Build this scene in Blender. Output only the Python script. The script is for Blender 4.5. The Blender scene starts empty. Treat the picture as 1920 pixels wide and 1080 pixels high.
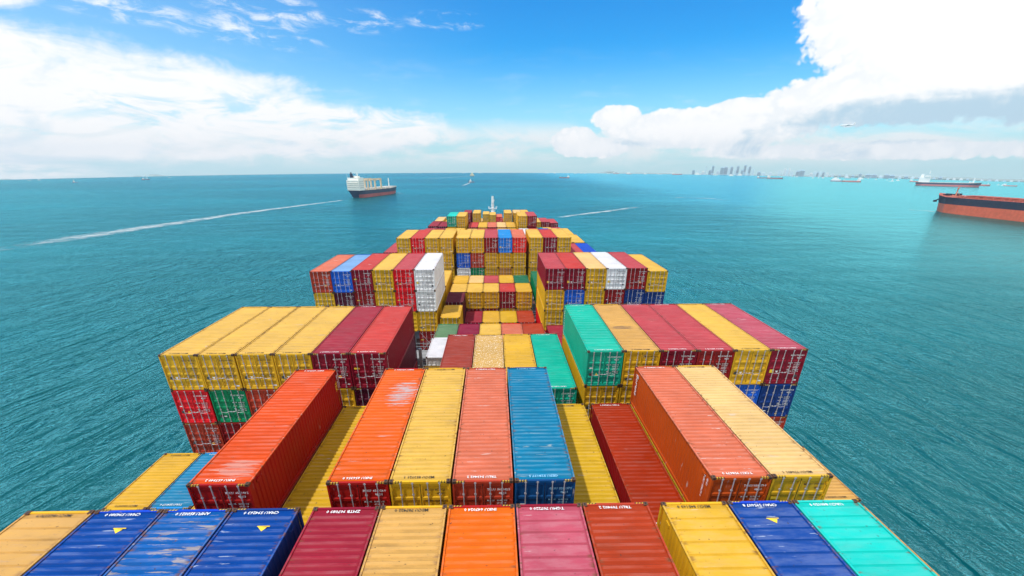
import bpy, bmesh, math, random
from mathutils import Vector, Matrix
random.seed(7)
S = bpy.context.scene
COL = S.collection
R = math.radians

# ------------------------------------------------------------------ camera
cam_d = bpy.data.cameras.new("camera"); cam = bpy.data.objects.new("camera", cam_d); COL.objects.link(cam)
yaw, pit, roll = 0.0164736, 0.4297889, -0.0023763
cy, sy, cp, sp, cr, sr = math.cos(yaw), math.sin(yaw), math.cos(pit), math.sin(pit), math.cos(roll), math.sin(roll)
r0 = Vector((cy, -sy, 0)); F0 = Vector((sy, cy, 0)); UPZ = Vector((0, 0, 1))
FW = cp*F0 - sp*UPZ; u0 = sp*F0 + cp*UPZ
RT = cr*r0 + sr*u0; UU = cr*u0 - sr*r0
CAM = Vector((0.5615, 0, 45.0))
m = Matrix.Identity(4)
for i in range(3):
    m[i][0], m[i][1], m[i][2], m[i][3] = RT[i], UU[i], -FW[i], CAM[i]
cam.matrix_world = m
cam_d.sensor_width = 36; cam_d.sensor_fit = 'HORIZONTAL'
cam_d.lens = 36*804.1414/1920
cam_d.shift_x = 19.0807/1920; cam_d.shift_y = 133.2767/1920
cam_d.clip_start = 0.3; cam_d.clip_end = 20000
S.camera = cam
S.render.resolution_x, S.render.resolution_y = 1920, 1080

# ------------------------------------------------------------------ node helper
class NT:
    def __init__(s, tree): s.t = tree; tree.nodes.clear()
    def n(s, typ, **kw):
        nd = s.t.nodes.new(typ)
        for k, v in kw.items():
            if k in ('inp',): continue
            setattr(nd, k, v)
        for k, v in kw.get('inp', {}).items(): s.set(nd.inputs[k], v)
        return nd
    def set(s, sock, v):
        if isinstance(v, bpy.types.NodeSocket): s.t.links.new(v, sock)
        else: sock.default_value = v
    def m(s, op, a, b=None, c=None, clamp=False):
        nd = s.t.nodes.new('ShaderNodeMath'); nd.operation = op; nd.use_clamp = clamp
        s.set(nd.inputs[0], a)
        if b is not None: s.set(nd.inputs[1], b)
        if c is not None: s.set(nd.inputs[2], c)
        return nd.outputs[0]
    def ramp(s, x, a, b):           # smooth 0..1 between a and b
        nd = s.t.nodes.new('ShaderNodeMapRange'); nd.interpolation_type = 'SMOOTHSTEP'
        s.set(nd.inputs['Value'], x)
        if isinstance(a, (int, float)) and isinstance(b, (int, float)) and a > b:
            nd.inputs['From Min'].default_value = b; nd.inputs['From Max'].default_value = a
            nd.inputs['To Min'].default_value = 1; nd.inputs['To Max'].default_value = 0
        else:
            s.set(nd.inputs['From Min'], a); s.set(nd.inputs['From Max'], b)
        return nd.outputs[0]
    def mix(s, f, a, b, mode='MIX'):
        nd = s.t.nodes.new('ShaderNodeMix'); nd.data_type = 'RGBA'; nd.blend_type = mode
        s.set(nd.inputs[0], f)
        for i, v in ((6, a), (7, b)):
            if not isinstance(v, bpy.types.NodeSocket): v = (v[0], v[1], v[2], 1)
            s.set(nd.inputs[i], v)
        return nd.outputs[2]
    def noise(s, vec, scale, detail=4, rough=.55, dist=0.0):
        nd = s.t.nodes.new('ShaderNodeTexNoise')
        s.set(nd.inputs['Vector'], vec); s.set(nd.inputs['Scale'], scale)
        nd.inputs['Detail'].default_value = detail; nd.inputs['Roughness'].default_value = rough
        nd.inputs['Distortion'].default_value = dist
        return nd.outputs['Fac']
    def vmul(s, v, k):
        nd = s.t.nodes.new('ShaderNodeVectorMath'); nd.operation = 'MULTIPLY'
        s.set(nd.inputs[0], v); nd.inputs[1].default_value = k; return nd.outputs[0]
    def vadd(s, v, k):
        nd = s.t.nodes.new('ShaderNodeVectorMath'); nd.operation = 'ADD'
        s.set(nd.inputs[0], v); s.set(nd.inputs[1], k); return nd.outputs[0]
    def xyz(s, x, y, z):
        nd = s.t.nodes.new('ShaderNodeCombineXYZ')
        for i, v in enumerate((x, y, z)): s.set(nd.inputs[i], v)
        return nd.outputs[0]
    def sep(s, v):
        nd = s.t.nodes.new('ShaderNodeSeparateXYZ'); s.set(nd.inputs[0], v); return nd.outputs
    def rot(s, v, ang):
        nd = s.t.nodes.new('ShaderNodeVectorRotate'); nd.rotation_type = 'Z_AXIS'
        s.set(nd.inputs['Vector'], v); nd.inputs['Angle'].default_value = ang; return nd.outputs[0]

def lin(c):
    return tuple(((x/255)/12.92 if x/255 <= .04045 else ((x/255+.055)/1.055)**2.4) for x in c)

# ------------------------------------------------------------------ sky, clouds and sun
SUN_EL, SUN_AZ = 64.0, -115.0        # azimuth from +Y towards +X
SKY_STR = 0.10
W = bpy.data.worlds.new("World"); S.world = W; W.use_nodes = True
t = NT(W.node_tree)
tc = t.n('ShaderNodeTexCoord'); dirv = tc.outputs['Generated']
sky = t.n('ShaderNodeTexSky', sky_type='NISHITA', sun_disc=False)
sky.sun_elevation = R(SUN_EL); sky.sun_rotation = R(SUN_AZ)
sky.air_density = 1.0; sky.dust_density = 0.6; sky.ozone_density = 3.0
dx, dy, dz = t.sep(dirv)[:3]
az = t.m('MULTIPLY', t.m('ARCTAN2', dx, dy), 57.2958)
el = t.m('MULTIPLY', t.m('ARCSINE', dz), 57.2958)
hs = t.n('ShaderNodeHueSaturation', inp={'Saturation': 1.35, 'Value': 1.0, 'Color': sky.outputs[0]})
blue = t.mix(1.0, hs.outputs[0], (0.17, 1.10, 1.42), 'MULTIPLY')
# paler, cyan-white air low over the sea
lowair = t.ramp(el, 12.0, -1.0)
blue = t.mix(t.m('MULTIPLY', lowair, .62), blue, (6.1, 7.7, 8.3))
leftair = t.m('MULTIPLY', t.ramp(az, 5, -45), t.ramp(el, 30, 5))
blue = t.mix(t.m('MULTIPLY', leftair, .42), blue, (4.6, 6.6, 7.5))
P = t.xyz(az, el, 0.0)
Pf = t.xyz(t.m('MULTIPLY', az, .35), el, 3.0)       # stretched sideways
nA = t.noise(P, .20, 5, .50, .3)
nB = t.noise(P, .75, 8, .62, .2)
nS = t.noise(Pf, .34, 9, .62, .6)
nV = t.m('ABSOLUTE', t.m('SUBTRACT', t.m('MULTIPLY', t.noise(P, .50, 3, .5, .0), 2.0), 1.0))
nV2 = t.m('ABSOLUTE', t.m('SUBTRACT', t.m('MULTIPLY', t.noise(P, 1.2, 1, .4, .0), 2.0), 1.0))
nT = t.noise(t.xyz(t.m('MULTIPLY', az, .22), el, 9.0), .8, 8, .6, .3)
def ell(a0, e0, ra, re):
    a = t.m('POWER', t.m('DIVIDE', t.m('ABSOLUTE', t.m('SUBTRACT', az, a0)), ra), 2.0)
    b = t.m('POWER', t.m('DIVIDE', t.m('ABSOLUTE', t.m('SUBTRACT', el, e0)), re), 2.0)
    return t.m('SUBTRACT', 1.0, t.m('ADD', a, b))
def mx(*v):
    o = v[0]
    for q in v[1:]: o = t.m('MAXIMUM', o, q)
    return o
def perturb(d, n, amp): return t.m('ADD', d, t.m('MULTIPLY', t.m('SUBTRACT', n, .5), amp))
# hard-edged cumulus on the right; its tower above view is added for sea reflections
cum = mx(t.m('MULTIPLY', ell(52, 12.0, 22.5, 10.0), 2.2), t.m('MULTIPLY', ell(66, 34, 46, 27), 2.2), ell(38.5, 5.4, 11.5, 2.7), ell(23.5, 3.3, 12.5, 2.3), ell(14.3, 4.5, 3.2, 1.6), ell(9.8, 2.2, 3.3, 1.9), ell(12, 1.6, 5, 1.3), ell(27, 5.0, 4.0, 1.2), t.m('MULTIPLY', ell(38, .95, 20, 1.0), .6))
cum = t.m('ADD', perturb(cum, nA, .55), t.m('ADD', t.m('MULTIPLY', nV, .62), t.m('MULTIPLY', nV2, .22)))
cum = t.m('SUBTRACT', cum, .26)
cumA = t.ramp(cum, -.02, .20)
# soft clouds on the left and low over the horizon
sof = mx(ell(-50, 4.6, 30, 5.9), ell(-31, 4.6, 13.5, 4.6), ell(-20, 3.2, 15, 2.9), ell(-48, 12.2, 8.5, 1.9))
sof = perturb(perturb(sof, nS, 1.5), nB, .45)
nG = t.noise(t.xyz(t.m('MULTIPLY', az, .28), el, 14.0), .55, 7, .6, .8)
sofA = t.m('MULTIPLY', t.ramp(sof, -.15, .50), t.m('SUBTRACT', .99, t.m('MULTIPLY', t.m('MULTIPLY', t.ramp(nG, .47, .66), t.ramp(el, 9.0, 4.0)), .85)))
wis = mx(ell(-23, 13.2, 7.5, 1.8), ell(-27, 11.4, 5.0, 1.1), ell(-13.5, 13.2, 4.5, 1.2), ell(-21.0, 10.9, 4, .8), ell(-5, 13.6, 5, 1.0), ell(-34, 12, 6, 1.2))
nW = t.noise(t.xyz(t.m('MULTIPLY', az, .30), t.m('ADD', el, t.m('MULTIPLY', az, .06)), 4.0), 1.0, 9, .66, .5)
wisA = t.m('MULTIPLY', t.m('MULTIPLY', t.ramp(wis, .0, .8), t.ramp(nW, .44, .72)), .85)
band = t.ramp(t.m('ABSOLUTE', t.m('SUBTRACT', el, 1.9)), 3.0, .7)
bandA = t.m('MULTIPLY', t.m('MULTIPLY', band, t.ramp(nS, .32, .60)), .80)
veil = t.m('MULTIPLY', t.ramp(nT, .50, .80), t.m('MULTIPLY', t.ramp(el, 13, 3), .35))
# clouds added over the unseen dome, denser astern and right, lighting doors and sea
back = t.ramp(t.m('ABSOLUTE', az), 62, 95)
high = t.ramp(el, 17, 26)
nD = t.noise(t.vmul(dirv, (1, 1, 2.2)), 2.3, 8, .6, .4)
nD2 = t.m('ADD', nD, t.m('ADD', t.m('MULTIPLY', t.ramp(az, 5, 35), .20), t.m('MULTIPLY', back, .10)))
genA = t.m('MULTIPLY', t.ramp(nD2, .52, .64), t.m('MAXIMUM', back, high))
cWhite = (8.4, 8.4, 8.4); cPink = (7.9, 7.75, 7.75); cGrey = (4.0, 5.6, 6.7)
# grey-blue undersides
shade = mx(t.m('MULTIPLY', t.ramp(perturb(perturb(ell(42.0, 3.6, 12.5, 2.1), nS, 1.6), nB, 1.1), -.1, .75), 1.0),
           t.m('MULTIPLY', t.ramp(nS, .55, .75), t.ramp(el, 5.2, 1.5)))
cumC = t.mix(t.m('MULTIPLY', t.m('MULTIPLY', t.ramp(nV, .35, .05), t.ramp(cum, .9, .2)), .45), cWhite, (6.2, 6.9, 7.4)); cumC = t.mix(shade, cumC, cGrey); cumC = t.mix(t.ramp(el, 12, 20), cumC, (12.5, 12.5, 12.3))
sofC = t.mix(t.ramp(t.m('ADD', nS, t.m('MULTIPLY', el, .03)), .42, .62), (6.4, 7.2, 7.7), (8.2, 8.2, 8.2))
out = t.mix(veil, blue, (7.0, 7.6, 8.0))
out = t.mix(wisA, out, (8.0, 8.2, 8.3))
out = t.mix(bandA, out, cPink)
out = t.mix(sofA, out, sofC)
out = t.mix(cumA, out, cumC)
out = t.mix(genA, out, (7.6, 7.8, 8.0))
out = t.mix(t.ramp(el, -1.6, -2.4), out, (.35, 2.0, 2.3))     # what lies below the horizon is more sea
bg = t.n('ShaderNodeBackground', inp={'Color': out, 'Strength': SKY_STR})
wo = t.n('ShaderNodeOutputWorld'); t.t.links.new(bg.outputs[0], wo.inputs[0])

sl = bpy.data.lights.new("sun", 'SUN'); so = bpy.data.objects.new("sun", sl); COL.objects.link(so)
sl.energy = 2.9; sl.angle = R(1.5); sl.color = (1.0, .965, .90)
sd = Vector((math.sin(R(SUN_AZ))*math.cos(R(SUN_EL)), math.cos(R(SUN_AZ))*math.cos(R(SUN_EL)), math.sin(R(SUN_EL))))
so.rotation_euler = (-sd).to_track_quat('-Z', 'Y').to_euler(); so.location = (0, 0, 120)
S.view_settings.view_transform = 'Standard'; S.view_settings.look = 'None'
S.view_settings.exposure = 0.38; S.view_settings.gamma = 1.0
S.cycles.max_bounces = 6; S.cycles.transparent_max_bounces = 12; S.cycles.volume_bounces = 0
S.cycles.sample_clamp_indirect = 6
S.cycles.use_denoising = True

# ------------------------------------------------------------------ mesh helpers
class MB:
    def __init__(s): s.v = []; s.f = []; s.mi = []
    def quad(s, a, b, c, d, mi=0):
        i = len(s.v); s.v += [a, b, c, d]; s.f.append((i, i+1, i+2, i+3)); s.mi.append(mi)
    def poly(s, pts, mi=0):
        i = len(s.v); s.v += list(pts); s.f.append(tuple(range(i, i+len(pts)))); s.mi.append(mi)
    def box(s, x0, x1, y0, y1, z0, z1, mi=0):
        i = len(s.v)
        s.v += [(x0, y0, z0), (x1, y0, z0), (x1, y1, z0), (x0, y1, z0), (x0, y0, z1), (x1, y0, z1), (x1, y1, z1), (x0, y1, z1)]
        for f in ((0, 3, 2, 1), (4, 5, 6, 7), (0, 1, 5, 4), (1, 2, 6, 5), (2, 3, 7, 6), (3, 0, 4, 7)):
            s.f.append(tuple(i+k for k in f)); s.mi.append(mi)
    def tube(s, pts, r, n=8, mi=0, r2=None):
        pts = [Vector(p) for p in pts]; i0 = len(s.v)
        for k, p in enumerate(pts):
            d = (pts[min(k+1, len(pts)-1)]-pts[max(k-1, 0)]).normalized()
            u = d.orthogonal().normalized(); w = d.cross(u)
            rr = r if r2 is None else r+(r2-r)*k/(len(pts)-1)
            for j in range(n):
                a = 2*math.pi*j/n; s.v.append(tuple(p+rr*(math.cos(a)*u+math.sin(a)*w)))
        for k in range(len(pts)-1):
            for j in range(n):
                a = i0+k*n+j; b = i0+k*n+(j+1) % n
                s.f.append((a, b, b+n, a+n)); s.mi.append(mi)
        s.f.append(tuple(i0+j for j in reversed(range(n)))); s.mi.append(mi)
        s.f.append(tuple(i0+(len(pts)-1)*n+j for j in range(n))); s.mi.append(mi)
    def loft(s, rings, mi=0, cap=True, closed=True):
        i0 = len(s.v); n = len(rings[0])
        for r in rings: s.v += [tuple(p) for p in r]
        for k in range(len(rings)-1):
            for j in range(n if closed else n-1):
                a = i0+k*n+j; b = i0+k*n+(j+1) % n
                s.f.append((a, b, b+n, a+n)); s.mi.append(mi(k, j) if callable(mi) else mi)
        if cap:
            m0 = mi(0, 0) if callable(mi) else mi
            s.f.append(tuple(i0+j for j in reversed(range(n)))); s.mi.append(m0)
            s.f.append(tuple(i0+(len(rings)-1)*n+j for j in range(n))); s.mi.append(m0)
    def mesh(s, name, mats, smooth=False):
        me = bpy.data.meshes.new(name); me.from_pydata(s.v, [], s.f)
        for mm in mats: me.materials.append(mm)
        me.polygons.foreach_set('material_index', s.mi)
        if smooth: me.polygons.foreach_set('use_smooth', [True]*len(me.polygons))
        me.update(); return me
def link(name, me, parent=None, loc=(0, 0, 0), mat0=None):
    o = bpy.data.objects.new(name, me); COL.objects.link(o); o.location = loc
    if parent is not None: o.parent = parent
    if mat0 is not None:
        o.material_slots[0].link = 'OBJECT'; o.material_slots[0].material = mat0
    return o
def thing(name, label, cat, loc, rz=0, group=None):
    o = bpy.data.objects.new(name, None); COL.objects.link(o); o.empty_display_size = .5
    o.location = loc; o.rotation_euler = (0, 0, rz); o['label'] = label; o['category'] = cat
    if group: o['group'] = group
    return o
def fix(me):
    bm = bmesh.new(); bm.from_mesh(me); bmesh.ops.recalc_face_normals(bm, faces=bm.faces); bm.to_mesh(me); bm.free(); return me

# ------------------------------------------------------------------ materials
def plain(name, rgb, rough=.6, metal=0, dirt=.25, scale=1.5):
    mt = bpy.data.materials.new(name); mt.use_nodes = True; t = NT(mt.node_tree)
    tc = t.n('ShaderNodeTexCoord'); n = t.noise(tc.outputs['Object'], scale, 6, .6)
    c = t.mix(t.m('MULTIPLY', t.ramp(n, .45, .7), dirt), rgb, tuple(x*.45 for x in rgb))
    b = t.n('ShaderNodeBsdfPrincipled', inp={'Base Color': c, 'Roughness': rough, 'Metallic': metal})
    o = t.n('ShaderNodeOutputMaterial'); t.t.links.new(b.outputs[0], o.inputs[0]); return mt
def paint(name, rgb, wear=.25, chip=(.55, .52, .50), rust=(.16, .07, .035), roof=False, rough=.42, speck=0.0, fade=.12, dent=True, patch=None):
    mt = bpy.data.materials.new(name); mt.use_nodes = True; t = NT(mt.node_tree)
    tc = t.n('ShaderNodeTexCoord'); oi = t.n('ShaderNodeObjectInfo')
    off = t.m('MULTIPLY', oi.outputs['Random'], 91.0)
    v = t.vadd(tc.outputs['Object'], t.xyz(off, t.m('MULTIPLY', off, 1.7), t.m('MULTIPLY', off, .6)))
    n1 = t.noise(v, .35, 5, .6)
    c = t.mix(t.ramp(n1, .3, .75), tuple(x*(1-fade) for x in rgb), tuple(min(.9, x*(1+fade*.8)+fade*.008) for x in rgb))
    # grime
    ng = t.noise(t.vmul(v, (.5, 1.6, 1.0) if roof else (2.2, 2.2, .5)), 1.1, 7, .65)
    c = t.mix(t.m('MULTIPLY', t.ramp(ng, .52, .78), .12+.45*wear), c, (.10, .075, .055))
    # scraped streaks: across the roof, or down the walls
    sv = t.vmul(v, (.55, 4.5, 3.0) if roof else (3.2, 3.2, .7))
    ns = t.noise(sv, 1.3, 8, .62, .3)
    loc = t.ramp(t.noise(v, .22, 3, .5), .48-.16*wear, .62)
    mk = t.m('MULTIPLY', t.ramp(ns, .68-.15*wear, .73-.15*wear), loc)
    c = t.mix(t.m('MULTIPLY', mk, .8), c, chip)
    if patch:      # one large worn or stained place
        cx, cy_, rx, ry, pc, amt = patch
        ox, oy = t.sep(tc.outputs['Object'])[:2]
        e = t.m('SUBTRACT', 1.0, t.m('ADD', t.m('POWER', t.m('ABSOLUTE', t.m('DIVIDE', t.m('SUBTRACT', ox, cx), rx)), 2.0), t.m('POWER', t.m('ABSOLUTE', t.m('DIVIDE', t.m('SUBTRACT', oy, cy_), ry)), 2.0)))
        pn = t.noise(t.vmul(v, (.55, 9.0, 1)), 1.2, 7, .65, .2)
        c = t.mix(t.m('MULTIPLY', t.ramp(t.m('ADD', t.m('MULTIPLY', e, .24), pn), .64, .69), t.m('MULTIPLY', t.ramp(e, 0, .2), amt)), c, pc)
    nr = t.noise(t.vmul(v, (1.0, 2.4, 1.8) if roof else (2, 2, 1.0)), 2.3, 7, .7)
    thr = .71-.11*wear
    c = t.mix(t.m('MULTIPLY', t.ramp(nr, thr, thr+.05), .85), c, rust)
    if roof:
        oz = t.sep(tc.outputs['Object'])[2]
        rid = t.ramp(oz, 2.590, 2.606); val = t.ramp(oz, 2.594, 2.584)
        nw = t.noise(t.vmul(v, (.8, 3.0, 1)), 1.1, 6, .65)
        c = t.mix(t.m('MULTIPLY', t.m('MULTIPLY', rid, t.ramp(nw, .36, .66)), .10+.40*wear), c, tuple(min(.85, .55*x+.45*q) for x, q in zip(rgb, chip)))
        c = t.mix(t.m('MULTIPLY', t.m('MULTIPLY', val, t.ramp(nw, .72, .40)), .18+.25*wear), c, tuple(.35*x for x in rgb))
        eo = t.m('ABSOLUTE', t.sep(tc.outputs['Object'])[0])
        ne = t.noise(t.vmul(v, (.6, 3.4, 1)), 1.5, 6, .65)
        ed = t.m('MULTIPLY', t.ramp(eo, .93, 1.12), t.ramp(ne, .56-.10*wear, .66-.08*wear))
        c = t.mix(t.m('MULTIPLY', ed, .75), c, rust)
        ng2 = t.noise(t.vmul(v, (.9, 11.0, 1)), 1.1, 5, .6)
        gl_ = t.m('MULTIPLY', t.ramp(ng2, .69, .72), t.ramp(t.noise(v, .5, 3, .5), .46, .58))
        c = t.mix(t.m('MULTIPLY', gl_, .35+.4*wear), c, (.06, .035, .025))
    # little dark and pale flecks
    nf = t.noise(v, 9.0, 3, .5)
    c = t.mix(t.m('MULTIPLY', t.ramp(nf, .70, .73), .75), c, (.05, .035, .03))
    if speck:
        nk = t.noise(v, 10.0, 4, .6)
        c = t.mix(t.m('MULTIPLY', t.ramp(nk, .62-.05*speck, .65-.05*speck), .7), c, (.85, .78, .68))
    rg = t.m('ADD', rough, t.m('MULTIPLY', n1, .2))
    b = t.n('ShaderNodeBsdfPrincipled', inp={'Base Color': c, 'Roughness': rg})
    b.inputs['Specular IOR Level'].default_value = .14 if roof else .22
    if dent:
        nb = t.noise(v, 1.7, 4, .5)
        bp = t.n('ShaderNodeBump', inp={'Strength': .18, 'Distance': .06, 'Height': nb})
        t.t.links.new(bp.outputs[0], b.inputs['Normal'])
    o = t.n('ShaderNodeOutputMaterial'); t.t.links.new(b.outputs[0], o.inputs[0]); return mt

# body paints (doors, walls, frame) by what they look like in shade; roof paints are chalked by the sun
def body(c, k=.60): return tuple(min(.85, x/k) for x in lin(c))
def rf(c, k=1.45): return tuple(min(.85, x/k) for x in lin(c))
BODY = {
 'mustard': ((172, 132, 22), .30), 'tan': ((160, 110, 45), .40), 'crimson': ((104, 8, 28), .2), 'dark red': ((112, 14, 16), .2),
 'bright red': ((176, 14, 24), .15), 'brick red': ((140, 45, 26), .25), 'blue': ((16, 72, 160), .2), 'royal blue': ((4, 50, 150), .25),
 'navy': ((10, 40, 96), .2), 'petrol blue': ((8, 56, 100), .3), 'green': ((0, 104, 66), .25), 'sea green': ((10, 128, 104), .12),
 'white': ((205, 212, 220), .45), 'plum': ((66, 10, 32), .2), 'orange red': ((128, 14, 10), .2), 'light blue': ((30, 110, 170), .4),
 'burnt orange': ((146, 58, 12), .25), 'scarlet': ((200, 36, 26), .15), 'turquoise': ((10, 150, 140), .12), 'sky blue': ((20, 100, 180), .15),
}
BM = {k: paint('paint_'+k.replace(' ', '_'), body(v[0]), v[1], chip=(.45, .40, .36)) for k, v in BODY.items()}
ROOF = {
 'yellow': ((248, 198, 84), .22, {}), 'golden': ((240, 186, 52), .25, {}), 'deep yellow': ((232, 184, 30), .30, {}), 'pale tan': ((250, 206, 134), .30, {}),
 'rusty tan': ((232, 178, 96), .65, {'patch': (-.1, 4.6, 1.2, .7, (.16, .10, .07), .75), 'rust': (.30, .17, .08), 'chip': (.45, .28, .15)}),
 'dusty yellow': ((242, 192, 84), .35, {'chip': (.40, .36, .36)}),
 'speckled tan': ((226, 178, 92), .2, {'speck': 1.0}),
 'orange red': ((240, 84, 10), .35, {'patch': (.2, 1.0, 1.2, .8, (.50, .40, .36), .45), 'chip': (.62, .55, .52)}), 'orange': ((250, 104, 8), .30, {'chip': (.48, .43, .43), 'patch': (.45, 7.3, 1.1, 1.7, (.42, .36, .37), .9)}), 'bright orange': ((252, 116, 16), .12, {}),
 'salmon': ((234, 122, 88), .35, {}), 'pink': ((204, 88, 108), .4, {'chip': (.62, .55, .55)}), 'rose': ((206, 78, 86), .2, {}),
 'crimson': ((172, 36, 58), .18, {}), 'magenta': ((150, 14, 60), .12, {}), 'plum': ((112, 26, 44), .12, {}),
 'rust red': ((194, 66, 28), .28, {'chip': (.6, .42, .38)}), 'brown red': ((172, 62, 44), .25, {}), 'dark red': ((182, 52, 4), .15, {}), 'red': ((216, 66, 58), .2, {}),
 'blue': ((0, 134, 178), .45, {'chip': (.5, .5, .42)}), 'cobalt': ((0, 76, 168), .38, {'chip': (.5, .56, .66), 'rough': .34}), 'patched blue': ((0, 104, 190), .85, {'chip': (.42, .34, .28)}),
 'sky blue': ((16, 150, 226), .15, {}), 'powder blue': ((128, 176, 228), .3, {'rust': (.35, .14, .06)}), 'light blue': ((36, 148, 196), .45, {}), 'pure blue': ((10, 86, 214), .08, {}),
 'green': ((8, 122, 84), .2, {}), 'grey green': ((104, 146, 104), .45, {'chip': (.42, .36, .28)}), 'teal': ((0, 196, 166), .14, {}), 'turquoise': ((0, 214, 200), .14, {}),
 'white': ((244, 242, 246), .35, {'rust': (.35, .16, .07), 'chip': (.5, .45, .42)}),
}
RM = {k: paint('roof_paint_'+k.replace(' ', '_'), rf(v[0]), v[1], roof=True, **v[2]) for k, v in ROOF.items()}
M_CAST = paint('rusty_casting_steel', (.115, .055, .03), .5, chip=(.3, .2, .12))
M_GALV = plain('galvanised_rod', (.52, .50, .53), .45, .3, .5, 6)
M_BLACK = plain('black_rubber_and_hole_shade', (.012, .012, .012), .7)
M_HY = plain('hazard_yellow', (.60, .40, .03), .6, 0, .4, 5); M_HB = plain('hazard_black', (.02, .018, .015), .6)
M_WTXT = plain('white_lettering', (.80, .80, .80), .6, 0, .2, 8); M_BTXT = plain('black_lettering', (.045, .035, .02), .6, 0, .2, 8)
M_YTXT = plain('yellow_lettering', (.85, .58, .03), .6, 0, .2, 8); M_LBTXT = plain('pale_blue_lettering', (.25, .55, .80), .6, 0, .2, 8)
M_PLQ = plain('dark_plate', (.055, .05, .045), .5, 0, .3, 8); M_ORG = plain('orange_sticker', (.85, .36, .02), .6, 0, .1, 8)

# ------------------------------------------------------------------ container meshes (origin: middle of the sill under the doors)
CW, CH, L40, L20 = 2.44, 2.632, 10.46, 5.19
HW = CW/2
def corrugate(n, y0, y1, amp, lo):
    """(position, depth) polyline of n trapezoid folds"""
    out = []; st = (y1-y0)/n
    for k in range(n):
        a = y0+k*st
        out += [(a+st*.04, lo), (a+st*.09, lo+amp), (a+st*.88, lo+amp), (a+st*.93, lo)] if st > .4 and n < 22 and amp < .033 else [(a+st*.05, lo), (a+st*.20, lo+amp), (a+st*.52, lo+amp), (a+st*.67, lo)]
    return [(y0, lo)]+out+[(y1, lo)]
def m_roof(L, n, amp=.036):
    b = MB(); z0 = CH-.058; xe, xi = HW-.055, HW-.17
    pr = corrugate(n, .30, L-.30, amp, z0)
    for (ya, za), (yb, zb) in zip(pr, pr[1:]):
        b.quad((-xi, ya, za), (xi, ya, za), (xi, yb, zb), (-xi, yb, zb))
        for s in (-1, 1):
            q = [(s*xi, ya, za), (s*xe, ya, z0), (s*xe, yb, z0), (s*xi, yb, zb)]
            b.quad(*(q if s > 0 else q[::-1]))
    for ya, yb in ((.06, .30), (L-.30, L-.06)):
        b.quad((-xe, ya, z0), (xe, ya, z0), (xe, yb, z0), (-xe, yb, z0))
    return b.mesh('roof', [M_BLACK])
def m_side(L, n, s):
    b = MB(); x0 = HW-.055; amp = .034
    pr = corrugate(n, .14, L-.14, amp, 0)
    for (ya, a), (yb, c) in zip(pr, pr[1:]):
        q = [(s*(x0-amp+a), ya, .15), (s*(x0-amp+c), yb, .15), (s*(x0-amp+c), yb, CH-.07), (s*(x0-amp+a), ya, CH-.07)]
        b.quad(*(q if s > 0 else q[::-1]))
    # vent covers
    for yy in (.75, L-.75): b.box(min(s*(x0-.01), s*(x0+.03)), max(s*(x0-.01), s*(x0+.03)), yy-.14, yy+.14, CH-.42, CH-.30)
    return b.mesh('side_wall', [M_BLACK])
def m_end(L):
    b = MB(); amp = .04; pr = corrugate(9, -HW+.1, HW-.1, amp, 0)
    for (xa, a), (xb, c) in zip(pr, pr[1:]):
        b.quad((xb, L-.10+c, .12), (xa, L-.10+a, .12), (xa, L-.10+a, CH-.08), (xb, L-.10+c, CH-.08))
    return b.mesh('end_wall', [M_BLACK])
def m_frame(L, hazard):
    b = MB(); c = .17; ch = .115
    for s in (-1, 1):
        xa, xb = sorted((s*HW, s*(HW-.085)))
        for ya, yb in ((.012, .13), (L-.13, L-.012)):
            b.box(xa+.006, xb-.006, ya, yb, ch, CH-ch)
        b.box(*sorted((s*(HW-.008), s*(HW-.068))), c, L-c, CH-.075, CH-.018, 3)
        b.box(*sorted((s*(HW-.008), s*(HW-.068))), c, L-c, .01, .16)
        for ya, yb in ((0, c), (L-c, L)):
            for za, zb in ((0, ch), (CH-ch, CH)):
                b.box(*sorted((s*HW, s*(HW-.16))), ya, yb, za, zb, 1)
                ym = (ya+yb)/2
                zt = zb+.002 if za > 0 else None
                if zt: b.box(s*(HW-.08)-.028, s*(HW-.08)+.028, ym-.055, ym+.055, zb-.01, zt, 2)  # dark plates here and below stand for the shade inside casting holes
                yy = ya-.003 if ya == 0 else yb+.003
                b.box(s*(HW-.08)-.045, s*(HW-.08)+.045, min(yy, yy+.01 if ya == 0 else yy-.01), max(yy, yy+.01 if ya == 0 else yy-.01), (za+zb)/2-.032, (za+zb)/2+.032, 2)
    for ya, yb in ((.015, .115), (L-.115, L-.015)):
        b.box(-HW+.16, HW-.16, ya, yb, CH-.125, CH-.022)
        b.box(-HW+.16, HW-.16, ya, yb, .01, .13)
    me_m = [M_BLACK, M_CAST, M_BLACK, M_BLACK]
    if hazard:
        me_m += [M_HY, M_HB]
        w = .055
        for (ya, sgn) in ((.010, -1), (L-.010, 1)):
            for s in (-1, 1):
                for k in range(6):
                    xa = s*(HW-.165)-s*k*w; xb = xa-s*w; sk = .03
                    za, zb = CH-.085, CH-.03; y = ya
                    b.poly([(xa, y, za), (xb, y, za), (xb+sk, y, zb), (xa+sk, y, zb)][::(1 if (s > 0) == (sgn > 0) else -1)], 4+k % 2)
                    # and on the roof lip
                    yc, yd = (.02, .07) if sgn < 0 else (L-.07, L-.02)
                    b.poly([(xa, yc, CH-.0195), (xb, yc, CH-.0195), (xb+sk, yd, CH-.0195), (xa+sk, yd, CH-.0195)][::(-1 if s > 0 else 1)], 4+k % 2)
    return b.mesh('frame', me_m)
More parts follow.
